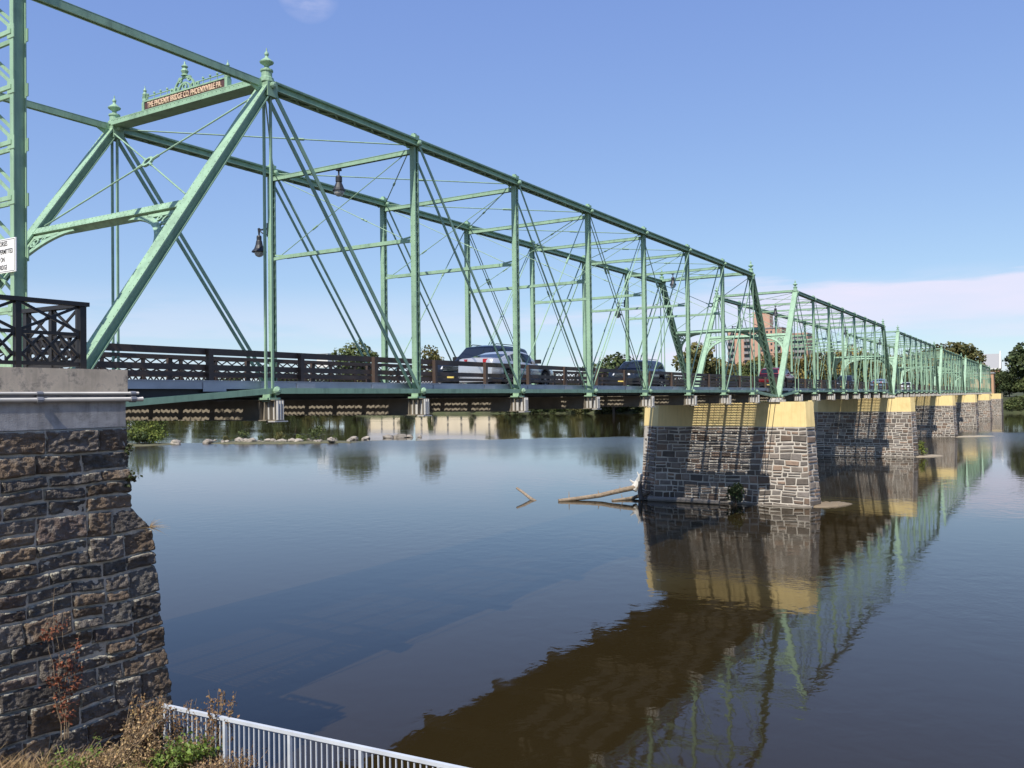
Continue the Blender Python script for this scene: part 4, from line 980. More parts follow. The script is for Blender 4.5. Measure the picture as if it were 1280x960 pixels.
def building(name, label, loc, sx, sy, h, wall, rows, cols, gable=None, roofm=None, ww=1.2):
    t = thing(name, label, 'building', loc)
    b = MB(); b.box(0, sx, -sy/2, sy/2, -3, h)
    if gable == 'y':   # ridge along y
        b.add([(0,-sy/2,h),(sx,-sy/2,h),(sx/2,-sy/2,h+sx*.45),(0,sy/2,h),(sx,sy/2,h),(sx/2,sy/2,h+sx*.45)], [(0,1,2),(3,5,4)])
    b.build('wall', wall, t)
    b = MB()
    if gable == 'y':
        hh = h+sx*.45
        b.hexa([(-.4,-sy/2-.3,h-.25),(-.4,sy/2+.3,h-.25),(sx/2,sy/2+.3,hh),(sx/2,-sy/2-.3,hh),(-.4,-sy/2-.3,h),(-.4,sy/2+.3,h),(sx/2,sy/2+.3,hh+.25),(sx/2,-sy/2-.3,hh+.25)])
        b.hexa([(sx+.4,-sy/2-.3,h-.25),(sx+.4,sy/2+.3,h-.25),(sx/2+.01,sy/2+.3,hh),(sx/2+.01,-sy/2-.3,hh),(sx+.4,-sy/2-.3,h),(sx+.4,sy/2+.3,h),(sx/2+.01,sy/2+.3,hh+.25),(sx/2+.01,-sy/2-.3,hh+.25)])
    else: b.box(-.3, sx+.3, -sy/2-.3, sy/2+.3, h, h+.5)
    b.build('roof', roofm or M['greyroof'], t)
    for r in range(rows):
        for c in range(cols):
            y = -sy/2+(c+.5)*sy/cols; z = 1.2+r*(h-.6)/rows; b = MB(); b.box(-.06, -.012, y-ww/2, y+ww/2, z, z+1.7); w = b.build('window', M['glass'], t)
            b = MB(); b.box(-.12, -.062, y-ww/2-.1, y+ww/2+.1, z-.12, z-.01); b.build('sill', M['balc'], w)
    return t
building('mill_building', 'long cream riverside building hidden behind the deck, mirrored in the calm water', (366, 250, .8), 14, 52, 10.5, M['creamw'], 3, 6, 'y')
tree(361.5, 262, .5, 10, 'mid', 5, 'mid green tree in front of the long cream riverside building', None, .5)
tree(361.5, 236, .5, 8, 'dark', 1, 'small dark tree in front of the long cream riverside building', None, .55)
building('mill_building', 'shorter cream riverside building, left of the long one, behind the deck', (368, 301, .8), 12, 26, 10, M['creamw'], 3, 3, 'y')
tree(362, 280, .5, 13, 'dark', 3, 'dark waterside tree between the two cream riverside buildings', None, .8)
building('flat_roofed_house', 'small pale flat-roofed building on the hill above the guard rail', (640, 606, 44), 10, 15, 10.5, M['whitew'], 2, 4)
building('town_house', 'tan building behind the second span, among yellowing trees', (372, 58, 6), 10, 20, 7.5, mat('tan_wall', (0.36,0.25,0.16), .8), 2, 5)
building('shop_house', 'orange-brick building just past the end of the bridge', (352, 5.2, 5.8), 9, 8, 8.5, mat('orange_brick', (0.50,0.30,0.18), .8), 2, 3)
ch = thing('church', 'grey-roofed church with a white-edged brick gable above the right-hand trees', 'building', (560, 12.2, 20))
b = MB(); b.box(0, 10, -4.4, 4.4, -14, 1.4); b.add([(0,-4.4,1.4),(10,-4.4,1.4),(5,-4.4,9.2),(0,4.4,1.4),(10,4.4,1.4),(5,4.4,9.2)], [(0,1,2),(3,5,4)]); b.build('wall', mat('church_brick', (0.42,0.20,0.13), .8), ch)
b = MB()
for s in (0, 1):
    f = (lambda x: x) if s == 0 else (lambda x: 10-x)
    b.hexa([(f(-.5),-4.2,.9),(f(-.5),4.7,.9),(f(5-.01),4.7,9.2),(f(5-.01),-4.2,9.2),(f(-.5),-4.2,1.3),(f(-.5),4.7,1.3),(f(5-.01),4.7,9.6),(f(5-.01),-4.2,9.6)])
b.build('roof', M['greyroof'], ch)
b = MB()
for s in (0, 1):
    f = (lambda x: x) if s == 0 else (lambda x: 10-x)
    b.bar((f(-.8),-4.5,.9), (f(5),-4.5,10.2), .5, .7, (0,1,0))
b.box(4.5, 5.5, -4.9, -4.1, 9.6, 11.2); b.box(-.7, -.45, -4.3, 4.8, .5, 1.25)
b.build('gable_coping', M['whitew'], ch)
# ------------------------------------------------------------------ vehicles on the deck
ROAD = PZ+.152
M['tyre'] = mat('tyre_rubber', (0.014, 0.014, 0.014), .85)
M['rim'] = mat('alloy_rim', (0.50, 0.51, 0.53), .3, .8)
M['cglass'] = mat('car_glass', (0.012, 0.016, 0.022), .04, spec=.8)
M['trim'] = mat('black_trim', (0.012, 0.012, 0.013), .5)
M['chrome'] = mat('chrome', (0.62, 0.62, 0.64), .15, 1.0)
M['hlamp'] = mat('headlamp_glass', (0.72, 0.74, 0.76), .08, spec=.8)
M['tlamp'] = mat('red_tail_lamp', (0.38, 0.012, 0.014), .15)
M['plate'] = mat('straw_plate', (0.72, 0.55, 0.14), .5)
def paint(name, c, met=.3): 
    m = mat(name, c, .28, met, spec=.6); m.node_tree.nodes['Principled BSDF'].inputs['Coat Weight'].default_value = .7; m.node_tree.nodes['Principled BSDF'].inputs['Coat Roughness'].default_value = .05; return m
def interp(pts, x):
    for (a, b_), (c, d) in zip(pts, pts[1:]):
        if a <= x <= c: t = (x-a)/(c-a); return b_+(d-b_)*t
    return pts[0][1] if x < pts[0][0] else pts[-1][1]
def make_car(label, cat, name, pm, L_, Wd, Ht, style, x, y, heading, plate=True):
    """local x: 0 = front bumper, L_ = rear; built nose towards -x; heading +1 turns it round"""
    t = thing(name, label, cat, (x, y, ROAD), 0 if heading < 0 else math.pi)
    hw = Wd/2; suv = style == 'suv'
    wr = .38 if suv else .335; fx, rx = .19*L_, .785*L_
    if suv:
        hood = [(0, .62), (.04, .95), (.12, 1.06), (.30*L_, 1.17), (.34*L_, 1.20), (L_-.12, 1.22), (L_-.02, 1.05), (L_, .75)]
        roof = [(.275*L_, 1.15), (.40*L_, Ht-.07), (.48*L_, Ht), (.80*L_, Ht-.01), (.93*L_, Ht-.09), (.985*L_, 1.17)]
    else:
        hood = [(0, .50), (.05, .68), (.16, .75), (.30*L_, .90), (.36*L_, .93), (.74*L_, 1.02), (.80*L_, 1.09), (L_-.10, 1.10), (L_-.03, .96), (L_, .60)]
        roof = [(.29*L_, .90), (.42*L_, Ht-.06), (.52*L_, Ht), (.64*L_, Ht-.03), (.74*L_, Ht-.15), (.895*L_, 1.08)]
    def wid(xx):                      # half width in plan
        e = min(xx, L_-xx); return hw*(1-.16*max(0, 1-e/.55)**2)
    def zbot(xx):
        z = .26 if suv else .20; z += .10*max(0, 1-min(xx, L_-xx)/.5)
        for wx in (fx, rx):
            r = wr+.07; d = abs(xx-wx)
            if d < r: z = max(z, wr+math.sqrt(r*r-d*d)*.98)
        return z
    xs = sorted(set([0, .02, .05, .1, .18, .3] + [round(v, 3) for v in np.linspace(.4, L_-.4, 60)] + [L_-.3, L_-.18, L_-.1, L_-.05, L_-.02, L_] + [round(w+s*(wr+.07)*k, 3) for w in (fx, rx) for s in (-1, 1) for k in (1.0, .97, .8, .5)]))
    b = MB(); rings = []
    for xx in xs:
        zt = interp(hood, xx); z0 = min(zbot(xx), zt-.05); w = wid(xx); zm = z0+(zt-z0)*.55
        half = [(w*.90, z0), (w*.985, z0+(zm-z0)*.25), (w, zm), (w*.985, z0+(zt-z0)*.80), (w*.93, zt-.015), (w*.78, zt+.012), (0, zt+.035)]
        rings.append([(xx, -a, c) for a, c in half] + [(xx, a, c) for a, c in half[-2::-1]])
    n = len(rings[0]); vs = [p for r_ in rings for p in r_]; fs = []
    for i in range(len(rings)-1):
        for k in range(n): k2 = (k+1) % n; fs.append((i*n+k, i*n+k2, (i+1)*n+k2, (i+1)*n+k))
    fs.append(tuple(range(n))[::-1]); fs.append(tuple(range((len(rings)-1)*n, len(rings)*n))); b.add(vs, fs)
    b.build('body', pm, t, smooth=True)
    # cabin
    gx0, gx1 = roof[0][0], roof[-1][0]; b = MB(); rings = []
    def belt(xx): return interp(hood, xx)-.02
    def gs(xx, tt, o=0):
        zr = max(interp(roof, xx), belt(xx)+.005); zb0 = belt(xx); fr = (zr-zb0)/(Ht-zb0)
        return (wid(xx)*.93*(1-tt)+wid(xx)*(.93-.21*fr)*tt+o, zb0+(zr-zb0)*tt)
    gxs = np.linspace(gx0, gx1, 40)
    for xx in gxs:
        pr = [gs(xx, q) for q in (0, .5, .88, 1.0)]; zt = pr[-1][1]
        half = [pr[0], pr[1], pr[2], (pr[3][0]-.05, zt-.0), (0, zt+.03*min(1, (zt-pr[0][1])/.3))]
        rings.append([(xx, -a, c) for a, c in half] + [(xx, a, c) for a, c in half[-2::-1]])
    n = len(rings[0]); fs = []
    for i in range(len(rings)-1):
        for k in range(n-1): fs.append((i*n+k, i*n+k+1, (i+1)*n+k+1, (i+1)*n+k))
    b.add([p for r_ in rings for p in r_], fs); b.build('cabin', pm, t, smooth=True)
    # side windows
    panes = ((.405, .545), (.565, .735), (.755, .875)) if suv else ((.40, .555), (.575, .715), (.73, .79))
    for s in (-1, 1):
        for p0, p1 in panes:
            b = MB(); m_ = 8; vs = []
            for i in range(m_+1):
                xx = L_*(p0+(p1-p0)*i/m_)
                for tt in (.10, .84):
                    a, c = gs(xx, tt, .010); vs.append((xx, s*a, c))
            fs = [(2*i, 2*i+2, 2*i+3, 2*i+1) if s < 0 else (2*i, 2*i+1, 2*i+3, 2*i+2) for i in range(m_)]
            b.add(vs, fs); b.build('side_window', M['cglass'], t)
        a = MB(); a.box(.335*L_, .335*L_+.12, min(s*(hw-.06), s*(hw+.17)), max(s*(hw-.06), s*(hw+.17)), belt(.335*L_)+.06, belt(.335*L_)+.22); a.build('mirror', M['trim'], t)
        a = MB(); a.box(.55*L_, .55*L_+.17, min(s*(hw-.01), s*(hw+.02)), max(s*(hw-.01), s*(hw+.02)), belt(.5*L_)-.14, belt(.5*L_)-.11); a.box(.73*L_, .73*L_+.17, min(s*(hw-.01), s*(hw+.02)), max(s*(hw-.01), s*(hw+.02)), belt(.5*L_)-.14, belt(.5*L_)-.11); a.build('door_handle', M['chrome'], t)
    for nm, xa, xb in (('windshield', roof[0][0]+.07, roof[1][0]-.04), ('rear_window', roof[-2][0]+.04, roof[-1][0]-.05)):
        b = MB(); vs = []; m_ = 6
        for i in range(m_+1):
            xx = xa+(xb-xa)*i/m_; a, c = gs(xx, 1.0); a = a-.09
            for q in (-1, -.5, 0, .5, 1): vs.append((xx + (-.012 if nm == 'windshield' else .012), q*a, c+.014+.03*(1-q*q)*min(1, (c-belt(xx))/.3)))
        fs = [(i*5+k, i*5+k+1, i*5+k+6, i*5+k+5) for i in range(m_) for k in range(4)]; b.add(vs, fs); b.build(nm, M['cglass'], t)
    # wheels
    for wx in (fx, rx):
        for s in (-1, 1):
            b = MB(); yo = s*(hw-.02); b.lathe([(wr*.62,-.20),(wr*.93,-.20),(wr,-.16),(wr,-.03),(wr*.93,0),(wr*.66,.0),(wr*.62,-.02)], (wx, yo, wr), 24, (0,s,0)); tw = b.build('tyre', M['tyre'], None)
            w = tw; w.name = 'wheel'; w.parent = t
            b = MB(); b.lathe([(wr*.64,-.05),(wr*.64,-.012),(wr*.55,-.03),(wr*.2,-.03),(wr*.14,.0),(.01,.0)], (wx, yo, wr), 24, (0,s,0)); b.build('rim', M['rim'], w)
            b = MB()
            for k in range(5):
                a = k*1.2566; b.bar((wx+math.cos(a)*wr*.1, yo+s*.004, wr+math.sin(a)*wr*.1), (wx+math.cos(a)*wr*.6, yo+s*.002, wr+math.sin(a)*wr*.6), .03, .05, (0,1,0))
            b.build('spokes', M['rim'], w)
    # front
    zl = interp(hood, .14)-.17; w0 = wid(.05)
    for s in (-1, 1):
        b = MB(); vs = []
        for xx, yy, zz in ((-.012, .52, zl-.07), (.16, .985, zl-.04), (.22, .985, zl+.08), (.03, .50, zl+.05)): vs.append((xx-.02, s*yy*w0/1.0, zz))
        vs2 = [(p[0]+.12, p[1]*.97, p[2]) for p in vs]; b.hexa(vs+vs2); b.build('headlight', M['hlamp'], t)
        b = MB(); zt_ = interp(hood, L_-.1)-(.22 if suv else .10); vs = [(L_-.02+.035, s*.48*w0, zt_-.05), (L_-.16, s*1.005*w0, zt_-.06), (L_-.20, s*1.0*w0, zt_+.09), (L_-.03+.035, s*.48*w0, zt_+.075)]
        if suv: vs = [(L_+.015, s*.66*w0, zt_-.12), (L_-.15, s*1.01*w0, zt_-.12), (L_-.17, s*1.0*w0, zt_+.14), (L_+.005, s*.66*w0, zt_+.14)]
        vs2 = [(p[0]-.10, p[1]*.96, p[2]) for p in vs]; b.hexa(vs2+vs); b.build('tail_light', M['tlamp'], t)
    b = MB(); b.box(-.035, .05, -w0*.49, w0*.49, zl-.16, zl+.045); gr = b.build('grille', M['trim'], t)
    b = MB()
    for k in range(3): b.box(-.048, -.0355, -w0*.46, w0*.46, zl-.13+k*.06, zl-.105+k*.06)
    b.build('grille_bar', M['chrome'], gr)
    b = MB(); zb0 = .28 if suv else .22; b.box(-.05, .12, -w0*.85, w0*.85, zb0, zb0+.27); b.box(L_-.12, L_+.05, -w0*.85, w0*.85, zb0, zb0+.17); b.build('bumper', M['trim'] if suv else pm, t)
    if plate:
        b = MB(); b.box(-.068, -.052, -.17, .17, zb0+.09, zb0+.26); b.build('number_plate', M['plate'], t)
        b = MB(); zz = zb0+.02 if suv else .62; b.box(L_+.052, L_+.066, -.16, .16, zz+.03, zz+.185); b.build('number_plate', M['plate'], t)
    if suv:
        for s in (-1, 1):
            b = MB(); b.tube([(.46*L_, s*hw*.62, Ht+.02), (.48*L_, s*hw*.62, Ht+.07), (.82*L_, s*hw*.62, Ht+.06), (.84*L_, s*hw*.62, Ht+.0)], .018, 6); b.build('roof_rail', M['trim'], t)
    return t
make_car('silver sedan driving away beside the black vehicle on the first span', 'car', 'sedan', paint('silver_paint', (0.56,0.57,0.59), .5), 4.75, 1.80, 1.43, 'sedan', 22.6, 2.24, 1, False)
make_car('large black sport utility vehicle facing us beside the silver sedan', 'car', 'suv', paint('black_blue_paint', (0.016,0.020,0.032)), 5.1, 1.95, 1.86, 'suv', 19.7, 4.62, -1)
make_car('second black sport utility vehicle facing us, further along the first span', 'car', 'suv', paint('dark_navy_paint', (0.014,0.019,0.034)), 4.8, 1.90, 1.72, 'suv', 36.2, 4.62, -1)
make_car('dark red sport utility vehicle driving away at the start of the second span', 'car', 'suv', paint('dark_red_paint', (0.20,0.012,0.018)), 4.6, 1.86, 1.70, 'suv', 62.7, 2.24, 1)
make_car('black sport utility vehicle facing us near the end of the second span', 'car', 'suv', paint('black_paint_car', (0.02,0.02,0.024)), 4.8, 1.9, 1.78, 'suv', 98.0, 4.62, -1)
make_car('blue sedan driving away near the end of the second span', 'car', 'sedan', paint('steel_blue_paint', (0.16,0.22,0.30)), 4.6, 1.8, 1.45, 'sedan', 112.0, 2.24, 1)
make_car('white sedan facing us on the fourth span, nearly hidden by posts', 'car', 'sedan', paint('white_paint', (0.75,0.75,0.75), .0), 4.6, 1.8, 1.45, 'sedan', 150.0, 4.62, -1)

# ------------------------------------------------------------------ river island, rocks, driftwood
M['rock'] = mat('pale_river_rock', (0.29, 0.255, 0.21), .9, var=.25, vscale=1.5, bump=.5, bscale=6, rand=.25)
M['silt'] = mat('island_silt', (0.105, 0.10, 0.055), .95, var=.3, vscale=1.2)
def rock_mesh(seed):
    b = MB(); rg = random.Random(seed); vs = []; n = 12; m_ = 8; sd = Vector((rg.uniform(0,50), 0, 0))
    for j in range(m_+1):
        for i in range(n):
            th = math.pi*j/m_; ph = 2*math.pi*i/n; p = Vector((math.sin(th)*math.cos(ph), math.sin(th)*math.sin(ph), math.cos(th))); p = p*(1+.45*mnoise.noise(p*1.4+sd)+.12*mnoise.noise(p*4+sd)); p.z *= .62; vs.append(p)
    fs = [(j*n+i, j*n+(i+1) % n, (j+1)*n+(i+1) % n, (j+1)*n+i) for j in range(m_) for i in range(n)]
    o = MB(); o.add(vs, fs); q = o.build('rock', M['rock']); me = q.data; bpy.data.objects.remove(q); return me
RM = [rock_mesh(60+i) for i in range(6)]
def rock(x, y, z, s, label, group, k, fl=1.0):
    o = bpy.data.objects.new('river_rock', RM[k % 6]); COL.objects.link(o); o.location = (x, y, z); o.scale = (s, s*.9, s*fl); o.rotation_euler = (0,0,k*1.3); tag(o, label, 'rock', group)
def mound(name, pts, h, m):
    cx = sum(p[0] for p in pts)/len(pts); cy = sum(p[1] for p in pts)/len(pts); n = 40; vs = [(cx, cy, h)]
    def rad(a):
        import cmath
        best = 0
        for i in range(len(pts)):
            x1, y1 = pts[i][0]-cx, pts[i][1]-cy; x2, y2 = pts[(i+1) % len(pts)][0]-cx, pts[(i+1) % len(pts)][1]-cy
            dx, dy = math.cos(a), math.sin(a); den = dx*(y2-y1)-dy*(x2-x1)
            if abs(den) < 1e-9: continue
            t = (x1*(y2-y1)-y1*(x2-x1))/den; s = (x1*dy-y1*dx)/den
            if t > 0 and -1e-6 <= s <= 1+1e-6: best = max(best, t)
        return best
    for k, (f, z) in enumerate(((.45, h*.9), (.8, h*.6), (1.0, .02), (1.08, -.4))):
        for i in range(n):
            a = 2*math.pi*i/n; r = rad(a)*f*(1+.08*mnoise.noise(Vector((i*.7, k, 0)))); vs.append((cx+r*math.cos(a), cy+r*math.sin(a), z+.12*mnoise.noise(Vector((i*.9, k*3, 2)))))
    fs = [(0, 1+i, 1+(i+1) % n) for i in range(n)]
    for k in range(3):
        for i in range(n): fs.append((1+k*n+i, 1+(k+1)*n+i, 1+(k+1)*n+(i+1) % n, 1+k*n+(i+1) % n))
    b = MB(); b.add(vs, fs); return tag(b.build(name, m, smooth=True), kind='structure')
mound('island', [(101,118),(97,113),(101,101),(108,91),(112,90),(110,100),(106,112)], .4, M['silt'])
rg = random.Random(8)
A, B_ = Vector((100, 115)), Vector((109.5, 92))
for i in range(34):
    p = A.lerp(B_, (i+.5)/34); rock(p.x+rg.uniform(-2.4,.6), p.y+rg.uniform(-1,1), rg.uniform(.2,.6), rg.uniform(.25,.65) if i % 6 else .95, 'pale boulder on the low river island beyond the deck', 'boulders on the river island', i, rg.uniform(.7,1.1))
for i, (x, y, s) in enumerate(((117,97,1.0),(118.5,95.6,.6),(122,98,.7),(126,96,1.1),(128,94.5,1.3),(129.5,93.4,.8),(131,92,.5))):
    rock(x, y, .15, s, 'small pale rock awash to the right of the river island', 'rocks awash beside the island', i+3, .8)
bush('shrub', 'large green bush standing in the river beyond the stone abutment', 'bush', (91.2, 123.2, .1), 4.7, 5.2, 'fresh', 2400, .36, None, 71)
bush('shrub', 'darker bush at the left foot of the large river bush', 'bush', (89.0, 122.0, .1), 2.6, 2.8, 'dark', 800, .34, None, 72)
bush('shrub', 'dense small shrub among the island boulders, the tallest there', 'bush', (108, 97.8, .4), 1.7, 2.9, 'mid', 500, .28, None, 73)
bush('shrub', 'low weedy plant at the left end of the river island', 'bush', (102, 110.5, .4), 1.3, 2.1, 'mid', 300, .25, None, 74)
bush('shrub', 'low weedy plant in the middle of the river island', 'bush', (105, 104, .4), 1.2, 1.7, 'olive', 260, .24, None, 75)
for i, (x, y, h_, k_) in enumerate(((100.8,113.5,1.2,'olive'),(103.5,107.5,1.3,'mid'),(106.5,101,1.3,'fresh'),(109.3,94.5,1.4,'mid'),(106,99.2,1.3,'mid'))):
    bush('shrub', 'tiny weedy plant between boulders of the river island', 'bush', (x, y, .2), .9, h_, k_, 160, .2, 'tiny plants between the island boulders', 80+i)
mound('island', [(84,129),(84.5,123),(88,119),(94,118.5),(96,122),(93,130)], .3, M['silt'])
rock(94.6, 119.8, .25, .9, 'dark boulder at the water under the large river bush', None, 2)
bush('shrub', 'dark green plant growing at the waterline of the nearest pier', 'bush', (LS-1.9, 2.6, .05), .75, 1.7, 'dark', 420, .17, None, 76)
bush('shrub', 'bright green sprig at the foot of the second pier', 'bush', (2*LS+.2, -3.0, .1), .8, 1.9, 'fresh', 300, .17, None, 77)
mound('sandbar', [(LS-1.2,-2.2),(LS+1.2,-2.2),(LS+2.6,-3.4),(LS+1.8,-4.4),(LS+.2,-3.9),(LS-.9,-3.2)], .16, mat('wet_sand', (0.20,0.155,0.10), .8))
mound('sandbar', [(2*LS-1.2,-2.2),(2*LS+1.4,-2.2),(2*LS+3.4,-4.2),(2*LS+2.2,-5.2),(2*LS-.4,-3.4)], .16, mat('pale_sand', (0.30,0.25,0.18), .8))
mound('sandbar', [(3*LS-1.2,-2.2),(3*LS+1.4,-2.2),(3*LS+6.4,-7.2),(3*LS+4.2,-8.2),(3*LS-.4,-3.4)], .16, mat('pale_sand_far', (0.34,0.29,0.21), .8))
M['drift'] = mat('bleached_driftwood', (0.27, 0.21, 0.15), .85, var=.3, vscale=4, stain=(0.13,0.10,0.07), stain_scale=2.2, bump=.4, bscale=12)
M['driftdark'] = mat('wet_dark_log', (0.075, 0.062, 0.05), .7, var=.3)
def log(name, label, pts, rs, m, knots=()):
    o = pts[0]; t = thing(name, label, 'log', o); b = MB(); P = [Vector(p)-Vector(o) for p in pts]
    # refine and roughen
    Q = []; RR = []
    for i in range(len(P)-1):
        for k in range(8): a = k/8; Q.append(P[i].lerp(P[i+1], a)+Vector((mnoise.noise(Vector((i+a,0,5))), mnoise.noise(Vector((i+a,9,5))), mnoise.noise(Vector((i+a,3,8)))))*.05); RR.append(rs[i]*(1-a)+rs[i+1]*a)
    Q.append(P[-1]); RR.append(rs[-1]); b.tube(Q, RR, 10); b.build('trunk', m, t, smooth=False)
    for (f, d, l, r) in knots:
        b = MB(); q = Q[int(f*(len(Q)-1))]; b.tube([q, q+Vector(d)*l*.6, q+Vector(d)*l+Vector((0,0,.08))], [r, r*.7, r*.3], 6); b.build('branch', m, t)
log('drift_log', 'long bleached driftwood log leaning on the nearest pier', [(46.9,14.6,.04),(49.2,12.4,.30),(51.6,10.1,.86)], [.13,.17,.20], M['drift'], ((.15,(.2,.1,.9),.55,.05),(.18,(-.3,.3,-.7),.4,.04),(.55,(-.2,.3,.9),.35,.06),(.8,(.1,.3,.9),.3,.05)))
log('drift_log', 'short bleached branch sticking up from the water, leftmost of the driftwood', [(46.6,16.3,-.12),(46.9,17.2,.25),(47.5,18.5,.74)], [.13,.115,.09], M['drift'])
log('drift_log', 'thin pale log under the long driftwood log, against the pier', [(48.8,11.2,.02),(50.4,10.2,.12),(52.2,9.6,.35)], [.10,.13,.15], M['drift'], ((.3,(0,.4,.8),.4,.04),))
log('drift_log', 'dark wet forked log propped against the corner of the nearest pier', [(50.2,9.5,-.2),(50.5,9.75,.5),(50.9,9.9,1.25)], [.20,.17,.13], M['driftdark'], ((.2,(-.7,-.2,-.1),.8,.10),(.25,(.2,-.8,-.1),.7,.08)))
log('drift_log', 'pale broken stump of driftwood on top of the jam at the pier', [(51.2,10.6,.6),(51.5,10.3,1.2),(51.4,10.0,1.75)], [.30,.24,.15], M['bear'], ((.4,(-.3,.7,.3),.7,.14),(.8,(.2,.5,.7),.5,.08)))
log('drift_log', 'grey log lying along the waterline of the nearest pier', [(50.05,8.9,.14),(50.0,6.4,.18),(49.95,3.6,.14)], [.20,.19,.15], mat('grey_log', (0.20,0.18,0.16), .85, var=.2))

# ------------------------------------------------------------------ bank fence and near plants
ft = thing('bank_fence', 'pale metal fence with thin upright bars at the bottom of the picture', 'fence', (0,0,0))
P0, P1 = Vector((.62,-2.78,0)), Vector((1.285,-11.9,0)); dirv = (P1-P0).normalized(); Lf = (P1-P0).length; ZR = 2.26
def fp(s, z): q = P0+dirv*s; return Vector((q.x, q.y, z))
b = MB(); b.bar(fp(-.05, ZR), fp(Lf, ZR), .065, .055); b.build('top_rail', M['fence_white'], ft)
b = MB(); b.bar(fp(0, ZR-.98), fp(Lf, ZR-.98), .04, .04); b.build('bottom_rail', M['fence_white'], ft)
s = 0.02; i = 0
while s < Lf and i < 100:
    if i % 13 == 0: b = MB(); b.bar(fp(s, ZR-1.15), fp(s, ZR-.029), .055, .055, (1,0,0)); b.build('fence_post', M['fence_white'], ft)
    else: b = MB(); b.bar(fp(s, ZR-.958), fp(s, ZR-.029), .020, .020, (1,0,0)); b.build('baluster', M['fence_white'], ft)
    s += .108; i += 1

M['straw'] = mat('dry_straw', (0.42, 0.30, 0.155), .8, tone=True, trans=.2)
M['weed'] = mat('brown_weed_leaf', (0.22, 0.135, 0.065), .8, tone=True, trans=.15)
M['vleaf'] = mat('fresh_vine_leaf', (0.135, 0.205, 0.035), .6, tone=True, trans=.25)
M['dvine'] = mat('dead_vine_leaf', (0.21, 0.072, 0.036), .8, tone=True, trans=.1)
M['stem'] = mat('dry_stem', (0.23, 0.165, 0.10), .85, var=.2)
def blade(b, p, d, l, w, droop, t):
    p = Vector(p); d = Vector(d).normalized(); sd = d.cross(Vector((R.uniform(-1,1), R.uniform(-1,1), .2))).normalized()*w; vs = []
    for k in range(4):
        a = k/3; q = p+d*l*a+Vector((0,0,-droop*l*a*a))+Vector((d.x, d.y, 0))*droop*l*a*a*.5; ww = 1-a*.9; vs += [q-sd*ww, q+sd*ww]
    b.add(vs, [(2*k, 2*k+1, 2*k+3, 2*k+2) for k in range(3)], t)
def leafq(b, q, s, t, nr=None):
    n_ = Vector((R.gauss(0,1), R.gauss(0,1)-.5, R.gauss(0,1)+.5)).normalized(); t1 = n_.orthogonal().normalized(); t1.rotate(Matrix.Rotation(R.uniform(0,6.28), 3, n_)); t2 = n_.cross(t1); q = Vector(q)
    b.add([q, q+t1*s*.5+t2*s*.35+n_*s*.1, q+t1*s*1.05, q+t1*s*.5-t2*s*.35+n_*s*.1], [(0,1,2,3)], t)
def tn(a=.6, b_=1.4): t = R.uniform(a, b_); return (t, t*R.uniform(.9,1.05), t*R.uniform(.8,1.1))
# straw ground cover
b = MB()
for i in range(12000):
    x, y = R.uniform(-4.2, 1.6), R.uniform(-8.5, -2.6)
    if x > fence_x(y)+.12: continue
    if x > -.2 and R.random() < .35: continue
    z = gz(x, y); up_ = R.uniform(.15, 1.0); a = R.uniform(0, 6.28); blade(b, (x, y, z-.02), (math.cos(a), math.sin(a), up_), R.uniform(.15,.42), R.uniform(.004,.009), R.uniform(.2,.8), tn())
for i in range(1500):      # taller by the wall foot
    x = R.uniform(-3.5, .5); y = -2.75-abs(R.gauss(0,.28)); z = gz(x, y); a = R.uniform(0, 6.28); blade(b, (x, y, z-.02), (math.cos(a)*.5, math.sin(a)*.5, 1), R.uniform(.25,.65), R.uniform(.004,.008), R.uniform(.2,.7), tn(.5,1.2))
tag(b.build('dry_grass', M['straw']), 'dry straw-coloured grass covering the bank below the wall', 'grass', kind='stuff')
b = MB()
for i in range(900):
    x, y = R.uniform(-1.6, .9), R.uniform(-5.2, -2.7)
    if x > fence_x(y)+.1: continue
    z = gz(x, y); a = R.uniform(0,6.28); blade(b, (x,y,z-.02), (math.cos(a)*.5, math.sin(a)*.5, 1), R.uniform(.12,.3), .006, .5, tn())
tag(b.build('green_grass', M['vleaf']), 'sparse green grass growing through the straw on the bank', 'grass', kind='stuff')
def weed(label, p, h, nst, leafm, lsize, spread, leaves, group=None, lean=(0,0), name='dry_weed'):
    t = thing(name, label, 'weed', p, 0, group); st = MB(); lf = MB()
    for i in range(nst):
        a = R.uniform(0,6.28); sp = spread*R.uniform(.2,1); hh = h*R.uniform(.6,1.1); q0 = Vector((R.uniform(-.08,.08), R.uniform(-.08,.08), -.05)); q2 = Vector((math.cos(a)*sp+lean[0], math.sin(a)*sp+lean[1], hh)); q1 = q0.lerp(q2,.5)+Vector((R.uniform(-.06,.06),R.uniform(-.06,.06),.05))
        st.tube([q0,q1,q2], [.008,.006,.003], 5)
        for k in range(leaves):
            f = R.uniform(.25,1); q = (q0.lerp(q1, f*2) if f < .5 else q1.lerp(q2, f*2-1))+Vector((R.gauss(0,.04),R.gauss(0,.04),R.gauss(0,.03))); leafq(lf, q, lsize*R.uniform(.6,1.3), tn())
    st.build('stems', M['stem'], t); lf.build('leaves', leafm, t); return t
def on(x, y): return (x, y, gz(x, y))
weed('tall dry brown weed clump against the foot of the wall corner', on(.15,-3.0), 1.15, 22, M['weed'], .055, .38, 26)
weed('straw-coloured leaning stems left of the wall corner weeds', on(-.45,-3.05), .95, 24, M['straw'], .05, .45, 14, None, (.35,-.1))
weed('brown seed-headed weed growing through the fence by its second post', on(.78,-3.95), 1.25, 22, M['weed'], .055, .40, 30)
weed('dry brown weed tangled on the fence nearest the wall', on(.58,-3.2), 1.0, 18, M['weed'], .05, .34, 24)
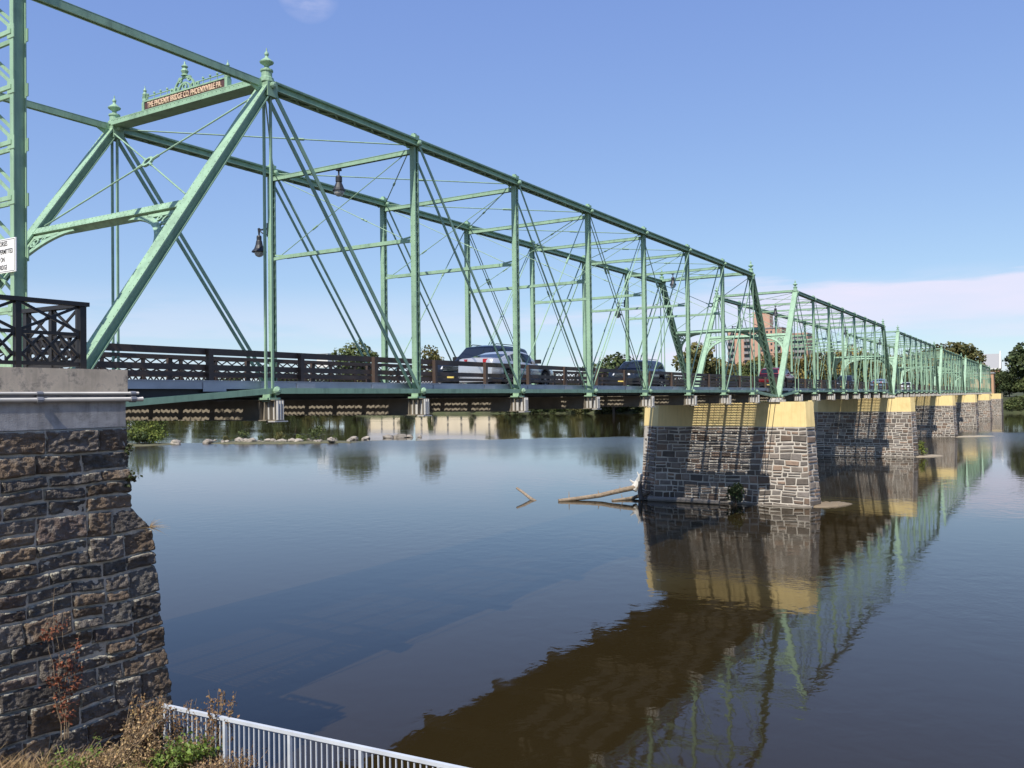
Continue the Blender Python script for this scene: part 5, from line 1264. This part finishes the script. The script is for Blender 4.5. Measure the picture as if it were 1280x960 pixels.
weed('tall thin brown weed rising above the fence rail, rightmost of the weeds', on(1.15,-4.75), 1.35, 9, M['weed'], .05, .22, 26)
weed('thin dry weed above the fence rail between the second and third posts', on(1.02,-4.35), 1.35, 9, M['weed'], .045, .24, 22)
weed('brown weed cluster at the bottom of the fence', on(1.15,-5.5), .75, 18, M['weed'], .05, .35, 18)
weed('leafy green vine sprawling over the bank in front of the fence', on(.38,-3.75), .55, 34, M['vleaf'], .075, .55, 22, name='green_vine')
weed('small yellow-green vine tuft on the straw at the foot of the corner', on(.05,-3.6), .35, 16, M['vleaf'], .075, .30, 12, name='green_vine')
for i, (x, y, h, m_, lab) in enumerate(((-.15,-3.25,.8,'straw','pale dry brush heaped at the corner of the wall'),(.3,-3.2,.75,'weed','brown brush heaped between the wall corner and the fence'),(.62,-3.55,.95,'straw','pale dry brush against the first fence panel'),(.55,-4.15,.6,'weed','brown brush in front of the second fence post'),(.2,-4.4,.5,'straw','low pale brush on the bank below the green vine'),(.75,-4.6,.8,'weed','brown brush against the second fence panel'),(-.9,-3.3,.5,'straw','low pale brush by the foot of the wall'))):
    weed(lab, on(x, y), h*.62, 40, M[m_], .038, .5, 13)
weed('low green weeds along the foot of the stone wall', on(-1.25,-3.1), .40, 22, M['vleaf'], .05, .55, 14, name='green_weed')
# dead climber on the wall
t = thing('dead_climber', 'dead climbing vine with rust-brown leaves on the stone wall', 'vine', (-1.22, -2.62, 2.3)); st = MB(); lf = MB()
def wally(z): return YW-.02-(PZ-.66-(z))*.055-.15
for (x0, x1, zt) in ((0,-.10,2.35),(.06,.05,2.0),(.02,.30,1.6),(-.05,-.22,1.9),(.0,.16,1.35)):
    pts = []
    for k in range(9): a = k/8; z = a*zt; pts.append((x0+(x1-x0)*a+.03*math.sin(k*1.7), wally(2.3+z)+2.62-.03, z))
    st.tube(pts, [.008-.0007*k for k in range(9)], 6)
    for k in range(8):
        f = R.uniform(.30,1); q = Vector(pts[min(8, int(f*8))])
        for m_ in range(R.randint(5,13)): leafq(lf, q+Vector((R.gauss(0,.075), R.gauss(-.04,.03), R.gauss(0,.055))), R.uniform(.035,.075), tn(.5,1.3))
st.build('stems', M['stem'], t); lf.build('leaves', M['dvine'], t)
def tuft(label, p, n_, h, m, sp=1.0, name='wall_plant', leaves=True):
    t = thing(name, label, 'plant', p); b = MB(); st = MB()
    for i in range(n_):
        d = (R.uniform(-.3,1)*sp, R.uniform(-.8,.2), R.uniform(-.3,1))
        if leaves:
            q = Vector(d).normalized()*h*R.uniform(.4,1); st.tube([(0,0,0), q], [.005,.002], 4)
            for k in range(4): leafq(b, q*R.uniform(.4,1.1), R.uniform(.04,.09), tn())
        else: blade(b, (0,0,0), d, h*R.uniform(.5,1.2), .003, .3, tn(.7,1.3))
    if leaves: st.build('stems', M['stem'], t)
    b.build('leaves' if leaves else 'blades', m, t)
tuft('small leafy sprig growing out of the upper wall corner', (.17,-2.42,PZ-1.62), 16, .22, LEAF['dark'])
tuft('tiny green sprig on the wall corner just under the cement band', (.17,-2.40,PZ-1.05), 9, .14, LEAF['dark'])
tuft('pale dry grass tuft on the ledge of the wall corner', (.50,-2.55,PZ-2.44), 60, .28, M['straw'], 1.0, 'ledge_grass', False)
